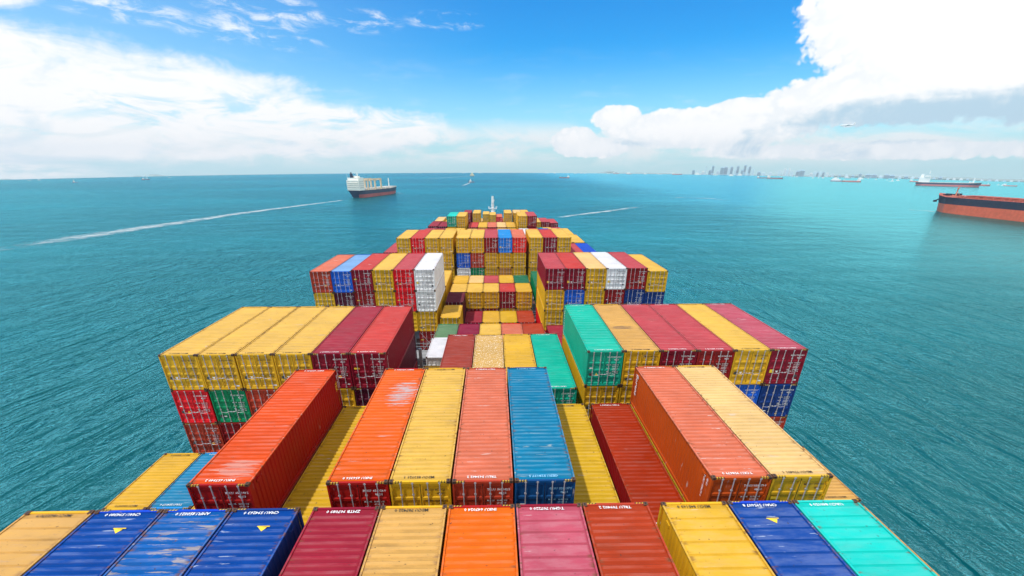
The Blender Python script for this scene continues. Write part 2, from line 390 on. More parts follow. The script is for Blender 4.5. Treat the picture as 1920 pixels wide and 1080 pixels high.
def m_door(s):
    """one leaf with pressed-in horizontal panels"""
    b = MB(); xa, xb = sorted((s*.012, s*(HW-.09))); y0 = .050
    zs = [.135, .20, .62, .70, 1.16, 1.24, 1.70, 1.78, 2.36, CH-.13]
    # a frame around the leaf
    b.box(xa, xa+.05, y0, y0+.05, .135, CH-.13); b.box(xb-.05, xb, y0, y0+.05, .135, CH-.13)
    prof = [(.135, 0)]
    for za, zb in ((.22, .60), (.72, 1.12), (1.24, 1.64), (1.76, 2.34)):
        prof += [(za, 0), (za+.05, .034), (zb-.05, .034), (zb, 0)]
    prof += [(CH-.13, 0)]
    for (za, a), (zb, c) in zip(prof, prof[1:]):
        b.quad((xa+.05, y0+a, za), (xb-.05, y0+a, za), (xb-.05, y0+c, zb), (xa+.05, y0+c, zb))
    # gasket
    b.box(xa-.006, xa, y0-.004, y0+.03, .14, CH-.135, 1); b.box(xb, xb+.006, y0-.004, y0+.03, .14, CH-.135, 1)
    # hinges
    xh = s*(HW-.085)
    for z in (.35, .95, 1.6, 2.2): b.box(xh-.03, xh+.03, .022, .05, z-.05, z+.05, 0)
    return b.mesh('door', [M_BLACK, M_BLACK])
def m_rod(x, s):
    b = MB(); b.tube([(x, .018, .05), (x, .018, CH-.05)], .0225, 6)
    for z in (.10, .42, 1.05, 1.95, CH-.10): b.box(x-.045, x+.045, .002, .052, z-.028, z+.028)
    z = .92 if abs(x) < .45 else .86
    b.tube([(x, .002, z), (x-s*.30, -.004, z-.04), (x-s*.40, -.004, z-.04)], .014, 5)
    b.box(x-s*.40-.03, x-s*.40+.03, .0, .05, z-.07, z-.005)
    return b.mesh('locking_rod', [M_GALV])
ROOF_ME = {('40', 0): m_roof(L40, 34), ('40', 1): m_roof(L40, 19, .030), ('20', 0): m_roof(L20, 17), ('20', 1): m_roof(L20, 10, .030)}
SIDE_ME = {(k, s): m_side(L, n, s) for k, L, n in (('40', L40, 36), ('20', L20, 18)) for s in (-1, 1)}
END_ME = {'40': m_end(L40), '20': m_end(L20)}
FRAME_ME = {(k, h): m_frame(L, h) for k, L in (('40', L40), ('20', L20)) for h in (0, 1)}
DOOR_ME = {s: m_door(s) for s in (-1, 1)}
ROD_ME = {(s, k): m_rod(s*(.30 if k == 0 else .78), s) for s in (-1, 1) for k in (0, 1)}

def text_mesh(items):
    """items: (string, size, origin, ux, uy, material index, align, xscale) -> MB with flat glyph meshes"""
    b = MB()
    for st, size, org, ux, uy, mi, al, xs in items:
        cu = bpy.data.curves.new('t', 'FONT'); cu.body = st; cu.size = size; cu.align_x = al; cu.resolution_u = 1; cu.offset = size*.018
        ob = bpy.data.objects.new('t', cu); me = bpy.data.meshes.new_from_object(ob)
        o = Vector(org); ux_, uy_ = Vector(ux), Vector(uy); i0 = len(b.v)
        b.v += [tuple(o+ux_*(v.co.x*xs)+uy_*v.co.y) for v in me.vertices]
        for p in me.polygons: b.f.append(tuple(i0+k for k in p.vertices)); b.mi.append(mi)
        bpy.data.objects.remove(ob); bpy.data.curves.remove(cu); bpy.data.meshes.remove(me)
    return b
X, Y, Z = (1, 0, 0), (0, 1, 0), (0, 0, 1)
NX, NY = (-1, 0, 0), (0, -1, 0)
TM = [M_WTXT, M_BTXT, M_YTXT, M_LBTXT]
OWN = ['MSCU', 'TCKU', 'TRLU', 'INKU', 'GESU', 'CMAU', 'GLDU', 'TGHU', 'CLHU', 'MEDU', 'AMFU', 'CRXU']
_let = {}
def door_letters(code, num, dig, mi):
    key = (code, num, dig, mi)
    if key in _let: return _let[key]
    y = .046
    it = [(code, .150, (.17, y, 2.12), X, Z, mi, 'LEFT', .95), (num, .150, (.58, y, 2.12), X, Z, mi, 'LEFT', .95), (dig, .150, (1.03, y, 2.12), X, Z, mi, 'LEFT', .9),
          ('45G1', .150, (.64, y, 1.93), X, Z, mi, 'LEFT', .95)]
    rnd = random.Random(num)
    a, c2 = rnd.choice(['30.480', '32.500']), rnd.choice(['3.860', '3.900', '3.950'])
    rows = [('M.G.W.', a+' KG'), ('', '67.200 LB'), ('TARE', c2+' KG'), ('', '8.600 LB'), ('NET', '28.600 KG'), ('CU.CAP.', '76.4 CU.M')]
    z = 1.56
    for i, (p, q) in enumerate(rows):
        if z < 1.24 and i < 4: z = 1.20
        it += [(p, .105, (.16, y, z), X, Z, mi, 'LEFT', .95), (q, .105, (.56, y, z), X, Z, mi, 'LEFT', .9)]
        z -= .135
    me = text_mesh(it).mesh('door_lettering', TM); _let[key] = me; return me
_rl = {}
def roof_letters(st, mi, L):
    key = (st, mi, L)
    if key in _rl: return _rl[key]
    z = CH-.020
    me = [text_mesh([(st, .185, (.55, yy, z), NX, NY, mi, 'LEFT', 1.0)]).mesh('roof_lettering', TM) for yy in (L-.175, .36)]
    _rl[key] = me; return me
def m_placards(kind):
    out = []; y = .044
    def done(b): out.append(b.mesh('placard', [M_PLQ, M_WTXT, M_YTXT, M_ORG]))
    def sq(x, z, w, h, mi): b = MB(); b.box(x, x+w, y, y+.008, z, z+h, mi); done(b)
    def tri(x, z, w, mi, up=True):
        pts = [(x, y, z), (x+w, y, z), (x+w/2, y, z+w*.87)] if up else [(x, y, z+w*.87), (x+w/2, y, z), (x+w, y, z+w*.87)]
        b = MB(); b.poly(pts, mi); done(b)
    if kind == 0: sq(-.98, .78, .20, .20, 0); tri(-.62, .80, .20, 1, False); sq(.80, .24, .24, .09, 1)
    if kind == 1: sq(-.98, .78, .20, .20, 0); tri(-.60, .80, .22, 2); sq(-1.0, 1.32, .24, .07, 1)
    if kind == 2: sq(.30, .76, .24, .20, 3); sq(-.98, .84, .16, .17, 0); sq(.86, .26, .18, .07, 1)
    if kind == 3: sq(-1.02, 1.42, .36, .11, 2); sq(-.94, .80, .20, .24, 0)
    if kind == 4: sq(-.96, .40, .18, .18, 0); sq(-.70, .45, .2, .07, 1); tri(.2, .2, .2, 2)
    if kind == 5: sq(-1.0, .86, .3, .24, 2); tri(-.60, .84, .2, 1, False); sq(.82, .5, .17, .2, 0); sq(.80, .24, .24, .08, 1)
    return out
PLAC = [m_placards(k) for k in range(6)]

# ------------------------------------------------------------------ stowage plan
PITCH, GAP, TIER = 2.5, .458, 2.656
def col_x(blk, k):          # k = 1..6 (left, right) or 1..5 (middle)
    if blk == 'L': return -6.25-GAP-(6-k)*PITCH-PITCH/2
    if blk == 'M': return (k-3)*PITCH
    return 6.25+GAP+(k-1)*PITCH+PITCH/2
BAYS = {0: (1.83, 33.39), 1: (13.50, 33.47), 2: (26.14, 33.52), 3: (38.10, 33.4), 4: (51.50, 33.33), 5: (63.07, 33.1), 6: (77.46, 32.98), 7: (89.6, 32.7), 8: (102.5, 32.5), 9: (116.2, 32.42), 10: (129.5, 32.2), 11: (142.0, 32.1)}
BAYN = ['nearest row below the viewer', 'second row from the viewer', 'third row', 'fourth row', 'fifth row', 'sixth row', 'seventh row', 'eighth row', 'ninth row', 'tenth row', 'eleventh row', 'twelfth row', 'bow row']
ORD = ['first', 'second', 'third', 'fourth', 'fifth', 'sixth']
BLKN = {'L': 'left', 'M': 'middle', 'R': 'right'}
GRP = 'shipping containers stacked on the deck of the ship'
RECS = []
def container(bay, blk, k, ztop, bodyc, roofc, kind='40', half=0, ytweak=0, tier='top', code=None, roofm=0, detail=2, plac=None, txt=None, extra=None, y0=None, zhaz=None):
    ny, _ = BAYS.get(bay, (0, 0))
    y = (ny if y0 is None else y0)+.02+(L40/2+.05 if half else 0)+ytweak
    L = L40 if kind == '40' else L20
    rc = roofc if roofc else bodyc
    desc = bodyc if (bodyc == rc or kind == '20') else '%s-roofed %s' % (rc, bodyc)
    x = col_x(blk, k)
    rnd = random.Random(hash((bay, blk == 'L', blk == 'M', k, int(ztop*10), half)) & 0xffff)
    g = thing('shipping_container', '', 'container', (x+rnd.uniform(-.012, .012), y+rnd.uniform(-.03, .03), ztop-CH), rnd.uniform(-.0006, .0006), GRP)
    bm, rm = BM[bodyc], RM[rc]
    haz = 1 if (bay <= 2 and (rnd.random() < .8 if zhaz is None else zhaz)) else 0
    fo = link('frame', FRAME_ME[(kind, haz)], g, mat0=bm); fo.material_slots[3].link = 'OBJECT'; fo.material_slots[3].material = rm
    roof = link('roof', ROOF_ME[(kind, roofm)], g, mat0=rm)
    for s in (-1, 1): link('side_wall', SIDE_ME[(kind, s)], g, mat0=bm)
    link('end_wall', END_ME[kind], g, mat0=bm)
    ds = {s: link('door', DOOR_ME[s], g, mat0=bm) for s in (-1, 1)}
    dark = bodyc not in ('mustard', 'tan', 'white')
    if detail >= 1:
        for s in (-1, 1):
            for q in (0, 1): link('locking_rod', ROD_ME[(s, q)], ds[s])
        if code is None: code = (rnd.choice(OWN) if dark else 'MSCU', str(rnd.choice((456123, 718204, 853921, 770491, 563462, 907089, 347115, 594263))), str(rnd.randint(0, 9)))
        mi = (0 if dark else 1) if txt is None else txt
        link('door_lettering', door_letters(code[0], code[1], code[2], mi), ds[1])
        for pm in PLAC[rnd.randint(0, 5) if plac is None else plac]: link('placard', pm, ds[1 if pm.vertices[0].co.x > 0 else -1])
        if bay <= 2 and detail >= 2:
            for rme in roof_letters(' '.join(code), mi, L): link('roof_lettering', rme, roof)
    if extra: extra(g, L)
    RECS.append((g, bay, blk, k, half, ztop, kind, desc, detail))
    return g
Cn = container
def T(b, n=0): return BAYS[b][1]-n*TIER
def tri_mark(xc=.35):
    def f(g, L):
        b = MB(); z = CH-.018
        b.poly([(xc+.14, L-.94, z), (xc-.20, L-.90, z), (xc+.03, L-1.12, z)]); b.box(xc-.22, xc+.22, L-.905, L-.87, z-.012, z)
        link('company_mark', b.mesh('company_mark', [M_YTXT]), g)
    return f
def side_text(items, name='side_lettering'):
    def f(g, L):
        it = []
        for st, size, y, z, s, mi, down in items:
            x = s*(HW+.004)
            # vertical lettering running down the wall, read with the head tilted
            it.append((st, size, (x, y, z), (0, 0, -1) if down else (0, -s*-1, 0), (0, 1 if s > 0 else -1, 0) if down else Z, mi, 'LEFT', 1.0))
        link(name, text_mesh(it).mesh(name, TM), g)
    return f

# bay 0: the nearest row
c0 = dict(bay=0)
Cn(0, 'L', 3, T(0), 'mustard', 'rusty tan', code=('MSCU', '863370', '9'), roofm=1, zhaz=0)
Cn(0, 'L', 4, T(0), 'royal blue', 'cobalt', code=('CMAU', '594380', '0'), extra=tri_mark(.30), zhaz=1)
Cn(0, 'L', 5, T(0), 'royal blue', 'patched blue', code=('AMFU', '850021', '0'), zhaz=1)
Cn(0, 'L', 6, T(0), 'navy', 'cobalt', code=('CMAU', '594263', '0'), extra=tri_mark(.30), zhaz=1)
Cn(0, 'M', 1, T(0), 'crimson', 'crimson', code=('ZMTB', '907089', '0'), roofm=0, zhaz=0)
Cn(0, 'M', 2, T(0), 'mustard', 'rusty tan', code=('MSCU', '787422', '0'), zhaz=0)
Cn(0, 'M', 3, T(0), 'orange red', 'bright orange', code=('INKU', '647024', '0'), zhaz=1)
Cn(0, 'M', 4, T(0), 'crimson', 'pink', code=('TGMU', '707220', '0'), roofm=1, zhaz=0)
Cn(0, 'M', 5, T(0), 'brick red', 'rust red', code=('TRLU', '709402', '2'), zhaz=1)
Cn(0, 'R', 1, T(0), 'mustard', 'golden', code=('MSCU', '845163', '0'), roofm=1, zhaz=0)
Cn(0, 'R', 2, T(0), 'royal blue', 'cobalt', code=('CMAU', '595607', '8'), extra=tri_mark(.0), zhaz=1, roofm=1)
Cn(0, 'R', 3, T(0), 'turquoise', 'turquoise', code=('UACU', '840150', '9'), roofm=1, zhaz=0)
for k, c, r in ((3, 'mustard', 'yellow'), (4, 'crimson', 'crimson'), (6, 'navy', 'blue')): Cn(0, 'L', k, T(0, 1), c, r, tier='second', detail=0)
for k, c, r in ((1, 'mustard', 'yellow'), (3, 'crimson', 'crimson'), (5, 'brick red', 'rust red')): Cn(0, 'M', k, T(0, 1), c, r, tier='second', detail=0)
for k, c, r in ((1, 'dark red', 'brown red'), (3, 'mustard', 'yellow')): Cn(0, 'R', k, T(0, 1), c, r, tier='second', detail=0)
# bay 1
def cross_marks(g, L): pass
Cn(1, 'L', 1, 27.30, 'mustard', 'golden', '20', 1, tier='low', code=('MSCU', '336007', '3'))
Cn(1, 'L', 2, 27.30, 'light blue', 'light blue', '20', 1, tier='low', code=('TOLU', '254117', '6'))
Cn(1, 'L', 3, 27.30, 'mustard', 'yellow', '40', tier='low', detail=0)
Cn(1, 'L', 4, 27.30, 'crimson', 'crimson', '40', tier='low', detail=0)
Cn(1, 'L', 5, T(1), 'orange red', 'orange red', code=('INKU', '657340', '2'), zhaz=1, plac=4, extra=side_text([('TEX', .34, L40-.62, 1.95, 1, 2, True), ('INKU 657340 2', .16, L40-.25, 2.3, 1, 0, True)]))
Cn(1, 'L', 5, T(1, 1), 'dark red', 'brown red', tier='second')
Cn(1, 'L', 6, T(1, 1), 'mustard', 'deep yellow', tier='second', code=('MSCU', '660024', '1'))
Cn(1, 'M', 1, T(1), 'orange red', 'orange', code=('INKU', '656356', '0'), zhaz=1)
Cn(1, 'M', 2, T(1), 'mustard', 'dusty yellow', code=('MSCU', '853921', '1'), zhaz=1)
Cn(1, 'M', 3, T(1), 'brick red', 'salmon', code=('TRLU', '563462', '2'), zhaz=1)
Cn(1, 'M', 4, T(1), 'petrol blue', 'blue', code=('GESU', '528137', '5'), txt=3, zhaz=1)
for k, c, r in ((1, 'crimson', 'crimson'), (2, 'mustard', 'yellow'), (3, 'navy', 'blue'), (4, 'brick red', 'rust red')): Cn(1, 'M', k, T(1, 1), c, r, tier='second', detail=0)
Cn(1, 'M', 5, T(1, 1), 'mustard', 'deep yellow', tier='second', code=('MSCU', '347115', '4'))
Cn(1, 'R', 1, T(1, 1), 'dark red', 'dark red', tier='second', code=('TCKU', '718204', '7'), zhaz=1)
Cn(1, 'R', 1, T(1, 2), 'dark red', 'dark red', tier='third', detail=0)
Cn(1, 'R', 2, T(1, 1), 'mustard', 'deep yellow', tier='second', detail=0)
Cn(1, 'R', 3, T(1, 1), 'crimson', 'crimson', tier='second', detail=0)
Cn(1, 'R', 2, T(1), 'burnt orange', 'salmon', code=('TCKU', '958679', '0'), roofm=0,
   extra=side_text([('florens', .52, L40-.55, 2.35, -1, 0, True), ('TCKU 958679 0', .17, .62, 2.35, -1, 0, True), ('45G1', .17, .36, 2.35, -1, 0, True), ('US', .2, .36, 1.0, -1, 2, True)]))
Cn(1, 'R', 3, T(1), 'mustard', 'pale tan', code=('MSCU', '770491', '1'), zhaz=1)
Cn(1, 'R', 6, 27.05, 'mustard', 'rusty tan', '20', 0, tier='low', code=('MSCU', '205517', '0'))
Cn(1, 'R', 6, 27.20, 'mustard', 'rusty tan', '20', 1, tier='lowback', code=('MSCU', '205518', '1'))
Cn(1, 'R', 5, 27.05, 'mustard', 'yellow', '40', tier='low', detail=0)
Cn(1, 'R', 4, 27.05, 'crimson', 'crimson', '40', tier='low', detail=0)
# bay 2
for k, b_, r in ((1, 'mustard', 'dusty yellow'), (2, 'mustard', 'dusty yellow'), (3, 'mustard', 'dusty yellow'), (4, 'mustard', 'dusty yellow'), (5, 'crimson', 'crimson')):
    Cn(2, 'L', k, T(2), b_, r, plac=(0 if k < 5 else 2))
Cn(2, 'L', 6, T(2), 'crimson', 'red', plac=3, code=('TGHU', '907071', '8'), extra=side_text([('TGHU 907071 8', .16, .30, 2.3, 1, 0, True)]))
for k, b_, r, p_ in ((1, 'bright red', None, 1), (2, 'green', None, 4), (3, 'brick red', None, 0), (4, 'mustard', None, 0), (5, 'mustard', None, 5), (6, 'plum', None, 0)):
    Cn(2, 'L', k, T(2, 1), b_, {'mustard': 'yellow', 'bright red': 'red', 'brick red': 'rust red'}.get(b_, b_), tier='second', plac=p_)
for k, b_ in ((1, 'brick red'), (2, 'dark red'), (3, 'mustard'), (6, 'crimson')):
    Cn(2, 'L', k, T(2, 2), b_, {'mustard': 'yellow', 'brick red': 'rust red', 'dark red': 'dark red'}.get(b_, b_), tier='third')
for k, b_ in ((1, 'dark red'), (2, 'mustard')): Cn(2, 'L', k, T(2, 3), b_, {'mustard': 'yellow'}.get(b_, b_), tier='lowest', detail=0)
Cn(2, 'M', 2, T(2, 1)-.12, 'brick red', 'brown red', tier='low')
Cn(2, 'M', 3, T(2, 1)-.12, 'mustard', 'speckled tan', tier='low')
Cn(2, 'M', 4, T(2, 1)-.12, 'mustard', 'golden', tier='low')
Cn(2, 'M', 5, T(2, 1)-.12, 'sea green', 'teal', tier='low', plac=1)
Cn(2, 'M', 1, 27.6, 'mustard', 'golden', tier='low', detail=1)
Cn(2, 'M', 5, T(2, 2)-.12, 'sea green', 'teal', tier='third', detail=0)
Cn(2, 'R', 1, T(2), 'sea green', 'teal', plac=1, roofm=1, code=('UACU', '547013', '2'), extra=side_text([('UACU 547013 2', .42, L40-.40, 2.45, -1, 0, True)]))
for k, b_, r in ((2, 'mustard', 'rusty tan'), (3, 'crimson', 'rose'), (4, 'dark red', 'rose'), (5, 'mustard', 'yellow'), (6, 'crimson', 'pink')):
    Cn(2, 'R', k, T(2), b_, r, plac={5: 0, 6: 5}.get(k, None))
for k, b_ in ((1, 'mustard'), (2, 'mustard'), (3, 'mustard'), (4, 'dark red'), (5, 'blue'), (6, 'navy')):
    Cn(2, 'R', k, T(2, 1), b_, {'mustard': 'yellow', 'navy': 'blue'}.get(b_, b_), tier='second', plac=(4 if k > 4 else 0))
for k, b_ in ((1, 'mustard'), (5, 'mustard'), (6, 'brick red')):
    Cn(2, 'R', k, T(2, 2), b_, {'mustard': 'yellow', 'brick red': 'rust red'}.get(b_, b_), tier='third')
# bay 3 (low bay: only its middle block shows)
Cn(3, 'M', 1, 27.80, 'white', 'white', '20', 0, tier='low')
ZQ = 27.45
for k, b_, r in ((1, 'green', 'grey green'), (2, 'crimson', 'magenta'), (3, 'mustard', 'yellow'), (4, 'bright red', 'salmon'), (5, 'brick red', 'rust red')):
    Cn(3, 'M', k, ZQ, b_, r, '20', 1, tier='lowback')
for k, b_, r in ((6, 'crimson', 'crimson'), ): Cn(3, 'L', k, 21.6, 'mustard', 'yellow', tier='low', detail=0)
Cn(3, 'R', 1, 27.2, 'crimson', 'crimson', tier='low', detail=0)
# bay 4
LB4 = ((1, 'brick red', 'salmon', 2), (2, 'blue', 'powder blue', 0), (3, 'crimson', 'red', 3), (4, 'mustard', 'yellow', 0), (5, 'bright red', 'rose', 1), (6, 'white', 'white', 5))
for k, b_, r, p_ in LB4: Cn(4, 'L', k, T(4)-(.16 if k < 3 else 0), b_, r, plac=p_)
for k, b_ in ((1, 'mustard'), (2, 'plum'), (3, 'dark red'), (4, 'mustard'), (5, 'bright red'), (6, 'white')):
    Cn(4, 'L', k, T(4, 1)-(.16 if k < 3 else 0), b_, {'mustard': 'yellow', 'bright red': 'red'}.get(b_, b_), tier='second')
Cn(4, 'L', 6, T(4, 2), 'mustard', 'yellow', tier='third'); Cn(4, 'L', 5, T(4, 2), 'mustard', 'yellow', tier='third', detail=0)
Cn(4, 'L', 1, T(4, 2)-.16, 'crimson', 'crimson', tier='third', detail=0)
Cn(4, 'L', 6, T(4, 3), 'dark red', 'dark red', tier='lowest')
RB4 = ((1, 'crimson', 'rose', 5), (2, 'crimson', 'red', 5), (3, 'mustard', 'pale tan', 0), (4, 'white', 'white', 5), (5, 'dark red', 'rose', 2))
for k, b_, r, p_ in RB4: Cn(4, 'R', k, T(4), b_, r, plac=p_)
Cn(4, 'R', 6, T(4)-.34, 'mustard', 'yellow')
for k, b_ in ((1, 'mustard'), (2, 'blue'), (3, 'mustard'), (4, 'dark red'), (5, 'navy'), (6, 'navy')):
    Cn(4, 'R', k, T(4, 1)-(.34 if k == 6 else 0), b_, {'mustard': 'yellow', 'navy': 'blue'}.get(b_, b_), tier='second')
Cn(4, 'R', 1, T(4, 2), 'mustard', 'yellow', tier='third'); Cn(4, 'R', 1, T(4, 3), 'bright red', 'red', tier='lowest')
Cn(4, 'R', 6, T(4, 2)-.34, 'crimson', 'crimson', tier='third', detail=0)
Cn(4, 'M', 1, 27.62, 'mustard', 'golden', '20', 0, tier='low', ytweak=-1.2)
Cn(4, 'M', 1, 27.62, 'plum', 'plum', '20', 1, tier='lowback')
Cn(4, 'M', 1, 27.62-TIER, 'plum', 'plum', '20', 1, tier='third', detail=0)
for k, b_, r in ((2, 'crimson', 'crimson'), (3, 'mustard', 'golden'), (4, 'mustard', 'deep yellow'), (5, 'brick red', 'rust red')):
    Cn(4, 'M', k, 24.65, b_, r, '20', 1, tier='lowback')
# bay 5
ZS = 27.26
for k, b_, r in ((1, 'mustard', 'yellow'), (2, 'mustard', 'yellow'), (3, 'mustard', 'yellow'), (4, 'crimson', 'red'), (5, 'mustard', 'golden')):
    Cn(5, 'M', k, ZS, b_, r, '20', 0, tier='low')
for k, b_ in ((1, 'plum'), (2, 'dark red'), (3, 'dark red'), (4, 'mustard'), (5, 'mustard')):
    Cn(5, 'M', k, ZS-TIER, b_, {'mustard': 'yellow'}.get(b_, b_), '20', 0, tier='third', detail=1)
for k, b_, r in ((1, 'mustard', 'golden'), (2, 'mustard', 'pale tan'), (3, 'crimson', 'rose'), (4, 'mustard', 'golden'), (5, 'green', 'green')):
    Cn(5, 'M', k, ZS+.02, b_, r, '20', 1, tier='lowback')
Cn(5, 'L', 6, 28.2, 'mustard', 'yellow', tier='low', detail=1); Cn(5, 'R', 1, 27.95, 'green', 'green', tier='low', detail=1)
Cn(5, 'L', 2, 27.9, 'crimson', 'crimson', tier='low', detail=0); Cn(5, 'R', 5, 27.9, 'mustard', 'yellow', tier='low', detail=0)
# bay 6
for k, b_, r in ((3, 'mustard', 'yellow'), (4, 'bright red', 'red'), (5, 'mustard', 'yellow'), (6, 'mustard', 'yellow')): Cn(6, 'L', k, T(6), b_, r, plac=0 if k != 4 else 1)
for k, b_, r in ((1, 'mustard', 'yellow'), (2, 'mustard', 'yellow'), (3, 'dark red', 'rose'), (4, 'sky blue', 'sky blue'), (5, 'scarlet', 'salmon')): Cn(6, 'M', k, T(6), b_, r)
for k, b_, r in ((1, 'mustard', 'yellow'), (2, 'crimson', 'red'), (3, 'mustard', 'yellow')): Cn(6, 'R', k, T(6), b_, r)
Cn(6, 'L', 2, T(6, 1)+.2, 'crimson', 'rose', detail=1)
Cn(6, 'R', 4, T(6, 1)-.1, 'crimson', 'rose', detail=1); Cn(6, 'R', 5, T(6, 1)-.1, 'blue', 'pure blue', detail=1)
for k in (5, 6): Cn(6, 'L', k, T(6, 1), 'mustard', 'yellow', tier='second')
for k in (3, 4): Cn(6, 'L', k, T(6, 1), 'crimson', 'crimson', tier='second', detail=0)
for k, b_ in ((1, 'blue'), (2, 'brick red'), (3, 'mustard'), (4, 'mustard'), (5, 'mustard')): Cn(6, 'M', k, T(6, 1), b_, {'mustard': 'yellow', 'brick red': 'rust red'}.get(b_, b_), tier='second')
for k, b_ in ((1, 'white'), (2, 'green'), (3, 'mustard'), (4, 'tan'), (5, 'mustard')): Cn(6, 'M', k, T(6, 2), b_, {'mustard': 'yellow', 'tan': 'rusty tan'}.get(b_, b_), tier='third')
for k in (1, 2, 3): Cn(6, 'R', k, T(6, 1), 'mustard', 'yellow', tier='second', detail=(1 if k == 1 else 0))
Cn(6, 'L', 6, T(6, 2), 'mustard', 'yellow', tier='third'); Cn(6, 'R', 1, T(6, 2), 'mustard', 'yellow', tier='third')
# bay 7 onwards
for k, b_, r in ((3, 'crimson', 'crimson'),): Cn(7, 'L', k, 30.2, b_, r, detail=0)
for k, b_, r in ((4, 'mustard', 'yellow'), (5, 'mustard', 'yellow')): Cn(7, 'R', k, 30.1, b_, r, detail=1)
for k, b_, r in ((3, 'crimson', 'rose'), (4, 'crimson', 'crimson'), (5, 'mustard', 'yellow'), (6, 'mustard', 'yellow')): Cn(8, 'L', k, 29.9, b_, r, detail=0)
for k, b_, r in ((1, 'mustard', 'pale tan'), (2, 'brick red', 'salmon'), (3, 'dark red', 'red'), (4, 'mustard', 'pale tan'), (5, 'mustard', 'golden')): Cn(8, 'M', k, 29.75, b_, r, detail=0)
for k, b_, r in ((1, 'white', 'white'), (2, 'brick red', 'salmon'), (3, 'blue', 'pure blue'), (4, 'mustard', 'pale tan'), (5, 'mustard', 'yellow')): Cn(8, 'R', k, 29.75, b_, r, detail=0)
Cn(9, 'L', 5, T(9), 'sea green', 'turquoise'); Cn(9, 'L', 6, T(9), 'mustard', 'yellow')
Cn(9, 'L', 5, T(9, 1), 'mustard', 'yellow', tier='second', detail=0); Cn(9, 'L', 6, T(9, 1), 'mustard', 'yellow', tier='second')
Cn(9, 'L', 3, 30.0, 'crimson', 'crimson', detail=1); Cn(9, 'L', 4, 29.9, 'plum', 'crimson', detail=1)
for k, b_, r in ((1, 'dark red', 'red'), (2, 'mustard', 'golden'), (3, 'dark red', 'salmon'), (4, 'tan', 'pale tan'), (5, 'mustard', 'golden')): Cn(9, 'M', k, 29.68, b_, r, detail=1)
Cn(9, 'R', 1, T(9), 'mustard', 'yellow'); Cn(9, 'R', 2, T(9), 'dark red', 'rose')
Cn(9, 'R', 1, T(9, 1), 'mustard', 'yellow', tier='second'); Cn(9, 'R', 2, T(9, 1), 'crimson', 'crimson', tier='second', detail=0)
for k, b_, r in ((3, 'sea green', 'teal'), (4, 'mustard', 'yellow'), (5, 'crimson', 'rose')): Cn(9, 'R', k, 28.2, b_, r, detail=0)
for k, b_, r, z in ((3, 'mustard', 'pale tan', 29.7), (4, 'mustard', 'golden', 29.1)): Cn(10, 'L', k, z, b_, r, detail=1)
for k, b_, r, z in ((3, 'mustard', 'yellow', 29.3), (4, 'crimson', 'rose', 29.3), (5, 'crimson', 'rose', 29.0)): Cn(10, 'R', k, z, b_, r, detail=1)
Cn(10, 'M', 2, 27.9, 'blue', 'pure blue', detail=0); Cn(10, 'M', 4, 27.9, 'bright red', 'red', detail=0); Cn(10, 'M', 5, 27.9, 'crimson', 'crimson', detail=0); Cn(10, 'M', 1, 27.9, 'dark red', 'dark red', detail=0)
Cn(10, 'M', 3, 27.9, 'mustard', 'yellow', detail=0)
for blk, k, b_, r in (('L', 6, 'crimson', 'crimson'), ('M', 1, 'mustard', 'yellow'), ('M', 5, 'mustard', 'yellow'), ('R', 1, 'mustard', 'pale tan'), ('R', 2, 'mustard', 'yellow')):
    Cn(11, blk, k, 30.5, b_, r, detail=1); Cn(11, blk, k, 30.5-TIER, b_, r, tier='second', detail=0)
BAYS[12] = (168.0, 27.6)
for k, b_, r, z in ((2, 'mustard', 'yellow', 27.5), (3, 'mustard', 'yellow', 27.2), (4, 'bright red', 'salmon', 26.5), (5, 'mustard', 'pale tan', 24.9), (1, 'mustard', 'pale tan', 24.9)):
    Cn(12, 'M', k, z, b_, r, detail=1); Cn(12, 'M', k, z-TIER, b_, r, tier='second', detail=0)

def write_labels():
    used = set()
    for g, bay, blk, k, half, zt, kind, desc, det in RECS:
        cols = sorted({r[3] for r in RECS if r[1] == bay and r[2] == blk and (r[8] > 0 or bay > 6)} | {k})
        i = cols.index(k); n = len(cols)
        pos = 'only one' if n == 1 else 'leftmost' if i == 0 else 'rightmost' if i == n-1 else ORD[i]+' from left'
        above = len([1 for r in RECS if r[1] == bay and r[2] == blk and r[3] == k and (r[6] == '40' or kind == '40' or r[4] == half) and r[5] > zt+1])
        rank = ['on top', 'second from top', 'third from top', 'fourth from top'][above]
        row = BAYN[bay].replace(' below the viewer', '').replace(' from the viewer', '')
        lab = '%s container, %s in %s block of %s, %s' % (desc, pos, BLKN[blk], row, rank)
        if kind == '20': lab = 'short '+lab.replace(' block', '')+(', rear half' if half else ', near half')
        if len(lab.split()) > 16: lab = lab.replace(' block', '')
        if len(lab.split()) > 16: lab = lab.replace(' in left', ', left').replace(' in middle', ', middle').replace(' in right', ', right')
        if len(lab.split()) > 16: lab = lab.replace('short ', '')
        if len(lab.split()) > 16: lab = lab.replace(' from left', '').replace('second from top', 'second down')
        assert lab not in used, lab
        used.add(lab); g['label'] = lab
write_labels()

